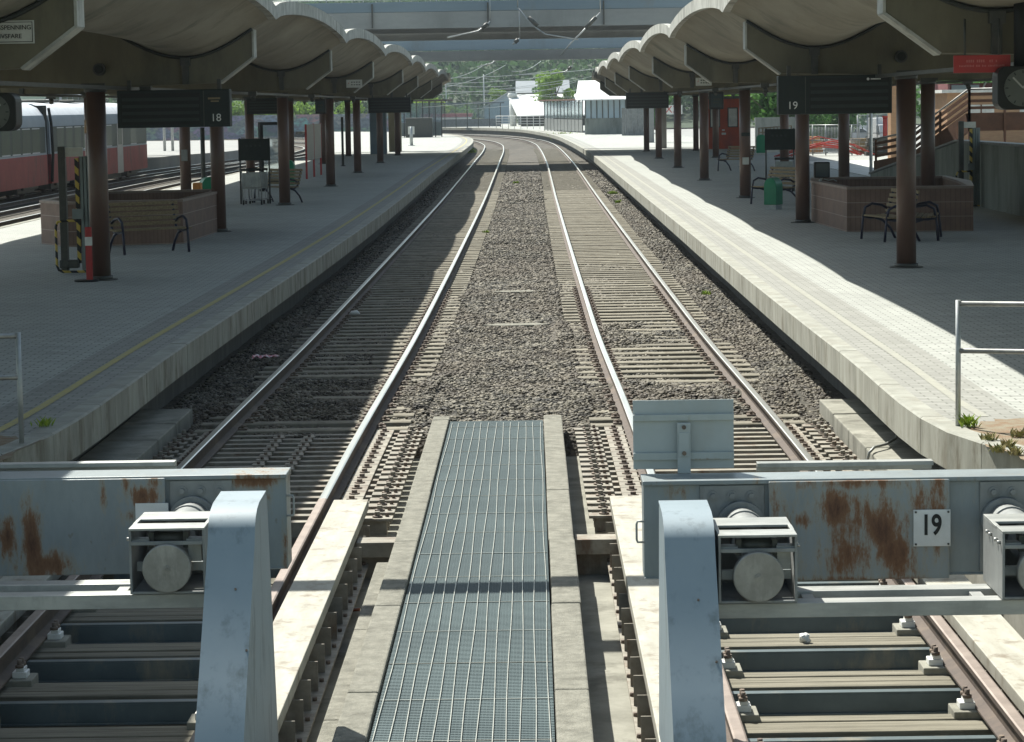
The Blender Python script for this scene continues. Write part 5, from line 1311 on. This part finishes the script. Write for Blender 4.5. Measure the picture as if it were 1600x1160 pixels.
# white lattice fence at the curve
def fence(A, B, h, n, lab, mt='white', z0=-.2, bars=3, name='fence'):
    a = Vector((A[0], A[1], z0)); b = Vector((B[0], B[1], z0)); d = b - a; t = thing(name, lab, 'fence', a)
    for k in range(n + 1): q = d * (k / n); m = MB(); m.cyl(q, q + Vector((0, 0, h)), .04, 6); m.build('post', mt, t)
    for k in range(bars): z = h * (1 - k * .8 / max(1, bars)); m = MB(); m.cyl(Vector((0, 0, z)), d + Vector((0, 0, z)), .035, 6); m.build('rail', mt, t)
    return t
fence((-4, 292), (2.5, 281), 1.5, 9, 'white railing on the outside of the track curve', 'white', .58, 4)
# corrugated fence panel
m = MB(); n_ = 24; m.sheet([[(-1.0 + 2.2 * k / n_, .03 * (k % 2), z) for k in range(n_ + 1)] for z in (0, 2.35)], 0, False)
p = G(990, 212, PZ); tag(m.build('corrugated_panel', 'bufgrey', None, (p.x, p.y, PZ)), 'grey corrugated sheet panel left of the distant right column', 'panel')
# graffiti wall behind the yard
def graf():
    n = NT('graffiti_wall'); p = n.pos((.6, 1, 1)); v = n.n('ShaderNodeTexVoronoi'); v.inputs['Scale'].default_value = .9; n.l(p, v.inputs['Vector'])
    c = n.mix(.75, v.outputs['Color'], (.33, .34, .36)); c = n.mix(n.ramp(n.noise(p, 3, 5), .4, .6), c, (.22, .23, .25)); n.col(c); return n.m
MT['graffiti'] = graf()
m = MB(); m.box(-75, -15, 300, 301, -.2, 2.6); tag(m.build('yard_wall', 'graffiti'), 'long grey paint-smeared wall along the back of the railway yard', 'wall')
# sunny yard platform
pts = [G(120, 259, PZ), G(213, 250, PZ), G(275, 243, PZ), G(345, 238, PZ), G(425, 229, PZ), G(425, 219, PZ), G(100, 222, PZ)]
m = MB(); m.prism([(q.x, q.y) for q in pts], 'z', -.3, PZ); struct(m.build('yard_platform', 'asphalt'))
pts = [G(440, 203, PZ), G(590, 201, PZ), G(590, 196, PZ), G(440, 196, PZ)]
m = MB(); m.prism([(q.x, q.y) for q in pts], 'z', -.3, PZ); struct(m.build('far_yard_platform', 'asphalt'))
p = G(262, 236, PZ); t = thing('mast', 'grey twin-legged mast standing on the sunny yard platform', 'mast', (p.x, p.y, PZ))
for x in (-.2, .35): m = MB(); m.cyl((x, 0, 0), (x, 0, 3.3), .10, 8); m.build('leg', 'galv', t)
m = MB(); m.box(-.5, .8, -.1, .1, 2.0, 2.4); m.build('box', 'galv', t)
for k, (px, py, h_) in enumerate(((600, 196, 9), (552, 199, 8), (468, 200, 8), (757, 198, 8.5), (698, 196, 8), (862, 195, 9))):
    p = G(px, py, 0); t = thing('catenary_mast', ['catenary mast at the far end of the left platform', 'catenary mast between the fourth and fifth left columns', 'catenary mast beyond the tall display case', 'catenary mast left of the white hall', 'catenary mast behind the long open shelter', 'catenary mast in front of the sunlit lime-green tree'][k], 'mast', (p.x, p.y, -.2))
    m = MB(); m.tube([(0, 0, 0), (0, 0, h_)], .11, 6); m.build('pole', 'galv', t); m = MB(); m.bar((0, 0, h_ - .6), (3.2 if px < 800 else -3.2, 0, h_ - 1.2), .07, .07); m.build('arm', 'galv', t)
# platform columns supporting small grey boxes near the end of the left platform
p = G(672, 215, PZ); m = MB(); m.box(-2.2, .2, -.6, .6, 0, 1.75); o = m.build('relay_cabinet', 'darkmetal', None, (p.x, p.y + 1, PZ), bevel=.05); tag(o, 'dark grey relay cabinet before the shelter at the far end of the left platform', 'cabinet')
# ------------------------------------------------------------------ right side: ramp wall, ramp, kiosk, car park
m = MB(); P = [(10.95, 82.6), (10.95, 66)]
wl = thing('ramp_wall', 'dark concrete wall of the access ramp at the right side of the platform', 'wall', (0, 0, 0))
m.prism([(83.2, PZ), (83.2, PZ + .25), (66.5, 2.13), (44, 2.2), (44, PZ)], 'x', 11.3, 11.6); m.build('wall', 'concretewall', wl)
m = MB(); m.prism([(83.3, PZ + .26), (83.3, PZ + .32), (66.5, 2.2), (44, 2.27), (44, 2.21), (66.5, 2.14)], 'x', 11.26, 11.64); m.build('coping', 'bufgrey', wl)
rp = thing('access_ramp', 'dark brown raised walkway with barred railing at the right, lit from behind', 'walkway', (0, 0, 0))
PP = [Vector((11.45, 83, PZ + .4)), Vector((12.2, 80, 1.25)), Vector((13.4, 76.5, 2.55)), Vector((24, 75.5, 2.6))]
for a, b in zip(PP, PP[1:]):
    m = MB(); m.bar(a + Vector((0, 0, .02)), b + Vector((0, 0, .02)), .12, .55); m.build('side_board', 'brownwood', rp)
    nn = max(1, int((b - a).length / (1.0 if b.x > 14 else 1.6)))
    for k in range(nn + 1):
        q = a.lerp(b, k / nn); m = MB(); m.box(q.x - .035, q.x + .035, q.y - .13, q.y - .06, q.z - (1.0 if b.x > 14 else .25), q.z + 1.0); m.build('post', 'brownwood', rp)
    for dz in (.45, .66, .86): m = MB(); m.bar(a + Vector((0, -.02, dz)), b + Vector((0, -.02, dz)), .05, .09); m.build('board_rail', 'brownwood', rp)
    m = MB(); m.cyl(a + Vector((0, 0, 1.02)), b + Vector((0, 0, 1.02)), .03, 8); m.build('handrail', 'steel', rp)
m = MB(); m.box(13.4, 24, 75.4, 75.55, 1.72, 1.84); m.box(13.4, 24, 75.4, 75.55, 1.3, 1.4); m.build('lower_beam', 'brownwood', rp)
MT['paleslab'] = mat('pale_slab', (.6, .6, .56), rough=.8)
m = MB(); m.box(12, 30, 84, 112, PZ + .004, PZ + .02); struct(m.build('ramp_forecourt', 'paleslab'))
dup(lf, (10.93, 62.5, PZ), 0, 'second wheelchair lift standing against the dark concrete ramp wall')
# red cabin
kb = thing('red_cabin', 'small red cabin with two papered windows on the right platform', 'cabin', (10.15, 146, PZ), -.03)
m = MB(); m.box(0, 2.25, 0, 2.6, 0, 2.9); m.build('wall', 'cabinred', kb) if 'cabinred' in MT else None
MT['cabinred'] = mat('cabin_red', (.42, .065, .02), (.34, .05, .02), 2, .6, dirt=(.2, .04, .03), dsc=1); m = MB(); m.box(0, 2.25, 0, 2.6, 0, 2.9); m.build('wall', 'cabinred', kb)
m = MB(); m.box(-.12, 2.37, -.12, 2.7, 2.9, 3.05); m.build('roof', 'darkmetal', kb)
for x in (.32, 1.35):
    m = MB(); m.box(x, x + .6, -.03, -.002, 1.25, 2.4); w_ = m.build('window_frame', 'darkmetal', kb); m = MB(); m.box(x + .06, x + .54, -.04, -.031, 1.3, 2.33); m.build('poster', 'paleslab', w_)
m = MB(); m.box(1.02, 1.18, -.02, -.002, 1.05, 1.13); m.box(1.0, 1.25, -.02, -.002, .82, .94); m.build('label_plate', 'signwhite', kb)
# vehicles
def vehicle(px, py, rz, col, lab, kind='car', s_=1.0, group='vehicles in the car park'):
    p = G(px, py, -1.2); t = thing('parked_' + kind, lab, kind, (p.x, p.y + 1, -1.2), rz, group); mt = 'paint_' + col
    if mt not in MT: MT[mt] = mat(mt, PC[col], tuple(c * .9 for c in PC[col]), 1, .25, bump=0)
    if kind == 'car':
        L, w_ = 2.1, .86; pr = [(-L, .3), (-L, .75), (-L + .35, .88), (-1.25, .98), (-.75, 1.42), (.75, 1.45), (1.45, 1.0), (L - .15, .9), (L, .65), (L, .3)]
        gl = [(-1.15, .98), (-.72, 1.36), (.70, 1.39), (1.3, 1.0)]
    elif kind == 'van':
        L, w_ = 2.5, .95; pr = [(-L, .35), (-L, .95), (-L + .5, 1.15), (-1.5, 1.95), (L, 2.0), (L, .35)]; gl = [(-L + .62, 1.2), (-1.45, 1.85), (-.3, 1.87), (-.3, 1.2)]
    else:
        L, w_ = 3.2, 1.1; pr = [(-L, .4), (-L, 1.7), (-L + .3, 2.2), (-1.6, 2.25), (-1.55, 2.8), (L, 2.8), (L, .4)]; gl = [(-L + .1, 1.3), (-L + .35, 2.1), (-1.8, 2.1), (-1.8, 1.3)]
    m = MB(); m.prism(pr, 'y', -w_, w_); m.build('body', mt, t, bevel=.06)
    m = MB(); m.prism(gl, 'y', -w_ - .01, w_ + .01); m.build('windows', 'glassdark', t)
    for x in (-L * .62, L * .62):
        for y in (-w_, w_): m = MB(); m.cyl((x, y - .1, .32), (x, y + .1, .32), .32, 18); m.build('wheel', 'tyre', t)
    return t
PC = dict(white=(.8, .8, .8), blue=(.04, .12, .3), teal=(.03, .22, .2), silver=(.5, .52, .54), pink=(.55, .42, .42), orange=(.7, .26, .03), red=(.5, .04, .03), dark=(.05, .055, .07))
V_ = [(1312, 197, .1, 'teal', 'teal car in the middle row left of the second rear column', 'car'), (1290, 181, 0, 'white', 'white van in the farthest row under the departure board', 'van'), (1318, 183, 0, 'dark', 'dark van in the farthest row next to the white one', 'van'), (1340, 222, -.2, 'silver', 'silver car closest to the mesh fence, behind the rear column', 'car'), (1282, 206, .05, 'white', 'white delivery van parked in the second row behind the orange van', 'van'), (1300, 190, 0, 'blue', 'blue car in the back row of the car park', 'car'), (1330, 190, 0, 'silver', 'silver car in the back row left of the second rear column', 'car'),
      (1277, 226, PI / 2, 'orange', 'orange van half hidden behind a column at the car park', 'van'), (1322, 214, .35, 'pink', 'pale pinkish hatchback parked at an angle beside the column', 'car'), (1352, 207, -.1, 'white', 'white car just right of the rear column in the car park', 'car'),
      (1345, 196, 0, 'dark', 'dark car in the back row of the car park', 'car'), (1385, 232, PI / 2 + .05, 'white', 'white box van parked with a red post before it', 'lorry'), (1388, 196, 0, 'teal', 'teal car parked behind the white box van', 'car'), (1376, 196, .0, 'white', 'white car left of the teal car behind the box van', 'car'), (1262, 192, 0, 'white', 'white car at the left end of the back row', 'car'),
      (1068, 194, .1, 'white', 'white box lorry seen between the far columns left of the red cabin', 'lorry')]
for v in V_: vehicle(v[0], v[1], v[2], v[3], v[4], v[5])
p = G(1045, 186, PZ); m = MB(); m.box(-.9, .9, 0, .04, 0, .75); o = m.build('banner', 'white', None, (p.x, 205, PZ + 1.1)); tag(o, 'white banner with red X3 lettering behind the far right columns', 'banner'); o.location.x = AT(1049, 173, 205).x; o.location.z = AT(1049, 179, 205).z
text('X3', .8, 'red', o, (0, -.01, .38), name='lettering')
p = G(1383, 236, PZ); m = MB(); m.cyl((0, 0, 0), (0, 0, 1.75), .12, 14); m.cyl((0, 0, 1.75), (0, 0, 1.85), .15, 14); tag(m.build('red_post', 'red', None, (p.x, p.y, PZ)), 'red post standing before the white box van', 'post')
# site fences and pipes at the car park
def site_fence(A, B, h, lab, mt='galv', n=14):
    a = G(A[0], A[1], PZ); b = G(B[0], B[1], PZ); d = b - a; t = thing('site_fence', lab, 'fence', a, 0, 'construction fences')
    for k in range(0, n + 1, 3): q = d * (k / n); m = MB(); m.cyl(q, q + Vector((0, 0, h)), .035, 6); m.build('post', mt, t)
    m = MB()
    for k in range(n * 3): q = d * (k / (n * 3)); m.cyl(q + Vector((0, 0, .1)), q + Vector((0, 0, h)), .012, 4)
    for z in (.12, h * .5, h): m.cyl(Vector((0, 0, z)), d + Vector((0, 0, z)), .025, 6)
    m.build('mesh', mt, t); return t
site_fence((1250, 243), (1345, 243), 1.5, 'grey mesh construction fence before the parked cars')
site_fence((1340, 237), (1412, 235), 1.9, 'taller grey construction fence before the white box van')
p = G(1300, 246, PZ); m = MB()
for k in range(7):
    o_ = random.uniform(-.4, .4); pk = random.uniform(.35, 1.0)
    m.tube([(-2.2 + o_, k * .2, .04), (-1.2 + o_, k * .22, pk * .6), (-.2 + o_, k * .2, pk), (.9 + o_, k * .25, pk * .75), (1.9 + o_, k * .2, .05)], .03, 6)
tag(m.build('hose_pile', 'red', None, (p.x, p.y + 1.5, PZ)), 'pile of curved red hoses before the mesh fence at the car park', 'hoses')
for k, (px, py, w_, h_, mt, lab) in enumerate(((1350, 240, 1.6, .8, 'wood', 'light timber stack beside the grey construction fence'), (1385, 243, 2.2, .9, 'darkmetal', 'dark pile of building material beside the ramp foot'), (1305, 236, 1.2, .7, 'white', 'white sacks behind the curved red hoses'), (1272, 240, .9, .9, 'orange', 'orange barrier at the foot of the orange van'))):
    p = G(px, py, PZ); m = MB()
    for q in range(4): m.box(-w_ / 2 + random.uniform(0, .2), w_ / 2 - random.uniform(0, .2), -.4, .4, h_ * q / 4, h_ * (q + 1) / 4 - .03)
    tag(m.build(['timber_stack', 'material_pile', 'sack_pile', 'road_barrier'][k], mt, None, (p.x, p.y, PZ), bevel=.02), lab, ['timber', 'pile', 'sacks', 'barrier'][k])
post(1361, 274, 3.3, 'thin grey lamp post rising from the end of the ramp wall', .06, 'galv')
fence((G(1186, 236, PZ).x, G(1186, 236, PZ).y), (G(1248, 232, PZ).x, G(1248, 232, PZ).y + 4), 1.25, 9, 'sunlit wooden lattice fence beyond the green bin', 'wood', PZ, 4, 'lattice_fence')
m = MB(); m.box(AT(1180, 200, 175).x, AT(1262, 200, 175).x, 175, 175.3, -1.2, PZ + 1.6); tag(m.build('boundary_wall', 'concretewall'), 'grey concrete wall behind the lattice fence', 'wall')
# orange timber market building and maroon block behind
MT['orangewood'] = mat('orange_timber', (.36, .21, .11), (.28, .16, .085), 2, .7, aniso=(1, 1, 6)); MT['maroon'] = mat('maroon_wall', (.20, .055, .06), (.16, .045, .05), .5, .8)
a = AT(1480, 178, 118); b = AT(1640, 143, 118)
ob = thing('timber_building', 'orange timber building behind the dark raised walkway', 'building', (a.x, 118, PZ))
m = MB(); m.box(0, 12, 0, 6, 0, b.z - PZ); m.build('wall', 'orangewood', ob); m = MB(); m.box(-.3, 12.3, -.3, 6.3, b.z - PZ, b.z - PZ + .15); m.build('roof', 'paleslab', ob)
for k in range(4): m = MB(); m.box(1.0 + k * 2.4, 2.2 + k * 2.4, -.04, -.003, 1.3, 2.4); f = m.build('window', 'paleslab', ob); m = MB(); m.box(1.55 + k * 2.4, 1.62 + k * 2.4, -.06, -.041, 1.3, 2.4); m.build('window_bar', 'brownwood', f)
a = AT(1392, 205, 112); b = AT(1410, 140, 112); m = MB(); m.box(a.x, b.x, 112, 113, PZ, b.z + .3); o = m.build('timber_gable', 'orangewood'); tag(o, 'narrow strip of orange timber facade just left of the nearest right column', 'facade')
a = AT(1453, 200, 112); b = AT(1460, 120, 112); m = MB(); m.box(a.x, b.x, 112, 113, PZ, b.z); o = m.build('timber_gable', 'orangewood'); tag(o, 'narrow orange timber facade between the two nearest right columns', 'facade')
a = AT(1484, 146, 150); b = AT(1660, 128, 150)
mb_ = thing('maroon_building', 'maroon building with pale blue roof panels behind the timber building', 'building', (a.x, 150, PZ))
m = MB(); m.box(0, 24, 0, 8, 0, b.z - PZ); m.build('wall', 'maroon', mb_)
m = MB(); m.box(.1, .95 + .8, -.05, -.003, a.z - PZ, b.z - PZ - .1); m.build('pale_panel', 'paleblue', mb_)
m = MB(); m.tube([(2.15, -.06, a.z - PZ + .62), (2.0, -.06, a.z - PZ + .35), (2.2, -.06, a.z - PZ + .15), (2.5, -.06, a.z - PZ + .2), (2.6, -.06, a.z - PZ + .42)], .06, 8); m.build('emblem', 'paleslab', mb_)
house(AT(1325, 170, 600).x, AT(1430, 170, 600).x, 600, 620, -1.2, 6.5, .5, 0, 'long maroon and pale building behind the parked cars', 'maroon', 'paleslab', 6, 'warehouse', 'flat')
# grey-green pillars near the nearest right columns
p = G(1446, 262, PZ); m = MB(); m.box(-.12, .12, -.12, .12, 0, 3.3); tag(m.build('square_post', 'concretewall', None, (AT(1446, 200, 86).x, 86, PZ)), 'square grey-green post between the two nearest right columns', 'post')
m = MB(); m.box(-.09, .09, -.09, .09, 0, 3.3); tag(m.build('square_post', 'galv', None, (AT(1410, 200, 88).x, 88, PZ)), 'square grey post just left of the nearest right column', 'post')
# ------------------------------------------------------------------ overhead line
MT['wire'] = mat('wire_metal', (.40, .42, .42), rough=.4, metal=.6, bump=0)
WL = [((640, 152, 170), (900, 122, 330)), ((700, 146, 200), (1000, 150, 380)), ((640, 132, 150), (860, 118, 320)), ((700, 122, 160), (870, 108, 300)), ((800, 118, 165), (1000, 96, 300)), ((650, 142, 150), (880, 138, 350)), ((740, 160, 230), (900, 128, 260)), ((800, 112, 170), (845, 96, 200)), ((620, 126, 130), (800, 134, 320)), ((690, 138, 158), (790, 102, 240)), ((660, 168, 200), (905, 140, 330)), ((680, 128, 150), (760, 100, 230)), ((790, 140, 200), (930, 118, 330)), ((720, 172, 260), (960, 146, 420))]
WN = ['lowest slanting', 'long nearly level', 'upper left', 'short upper', 'upper right', 'middle', 'steep right', 'short steep', 'leftmost', 'thin crossing', 'long low', 'short left', 'level right', 'lowest right']
for k, (a, b) in enumerate(WL):
    A = AT(a[0], a[1], a[2]); B = AT(b[0], b[1], b[2]); pts = [A.lerp(B, t_ / 10) - Vector((0, 0, math.sin(PI * t_ / 10) * .25)) for t_ in range(11)]
    m = MB(); m.tube(pts, .022, 5); tag(m.build('overhead_wire', 'wire'), WN[k] + ' overhead wire seen below the bridge', 'wire', 'overhead wires')
AR = [((699, 59), (747, 49), (766, 34)), ((745, 105), (769, 99), (790, 81)), ((801, 70), (812, 60)), ((875, 88), (895, 64), (905, 55), (938, 20)), ((809, 12), (832, 40), (852, 54), (904, 62)), ((860, 116), (884, 112), (895, 103))]
AN = ['bent pale registration arm before the left part of the bridge', 'bent registration arm hanging just under the bridge', 'short pale registration arm before the middle of the bridge', 'long slanting registration arm before the right part of the bridge', 'registration arm with dark insulator before the middle of the bridge', 'dark registration arm before the sunlit lime-green tree']
for k, pl_ in enumerate(AR):
    t = thing('registration_arm', AN[k], 'overhead line arm', (0, 0, 0), 0, 'overhead line arms'); Y = 133 if k not in (1, 5) else 165
    m = MB(); m.tube([AT(px, py, Y) for px, py in pl_], .045, 6); m.build('tube', 'wire', t)
    a, b = AT(*pl_[-2], Y), AT(*pl_[-1], Y); q0, q1 = (a.lerp(b, .3), a.lerp(b, .8)) if k != 4 else (AT(826, 27, Y), AT(840, 41, Y))
    m = MB(); m.cyl(q0, q1, .11, 10); m.build('insulator', 'darkmetal', t)
    top = AT(pl_[-1][0] + (2 if k != 4 else -40), -8, Y) if k not in (1, 5) else AT(pl_[-1][0] + 6, 97, Y)
    m = MB(); m.cyl(AT(*(pl_[-1] if k != 4 else pl_[0]), Y), Vector((AT(*(pl_[-1] if k != 4 else pl_[0]), Y).x, Y, AT(*(pl_[-1] if k != 4 else pl_[0]), Y).z + 1.5)), .03, 6); m.build('dropper', 'wire', t)
# ------------------------------------------------------------------ haze
hm = bpy.data.materials.new('haze'); hm.use_nodes = True; nt_ = hm.node_tree
for n_ in list(nt_.nodes):
    if n_.type == 'BSDF_PRINCIPLED': nt_.nodes.remove(n_)
pv = nt_.nodes.new('ShaderNodeVolumePrincipled'); pv.inputs['Color'].default_value = (.80, .90, 1, 1); pv.inputs['Density'].default_value = .00018; pv.inputs['Anisotropy'].default_value = .3
nt_.links.new(pv.outputs[0], nt_.nodes['Material Output'].inputs['Volume'])
m = MB(); m.box(-1300, 1300, -200, 1450, -2.5, 165); me_o = m.build('haze', hm); stuff(me_o)
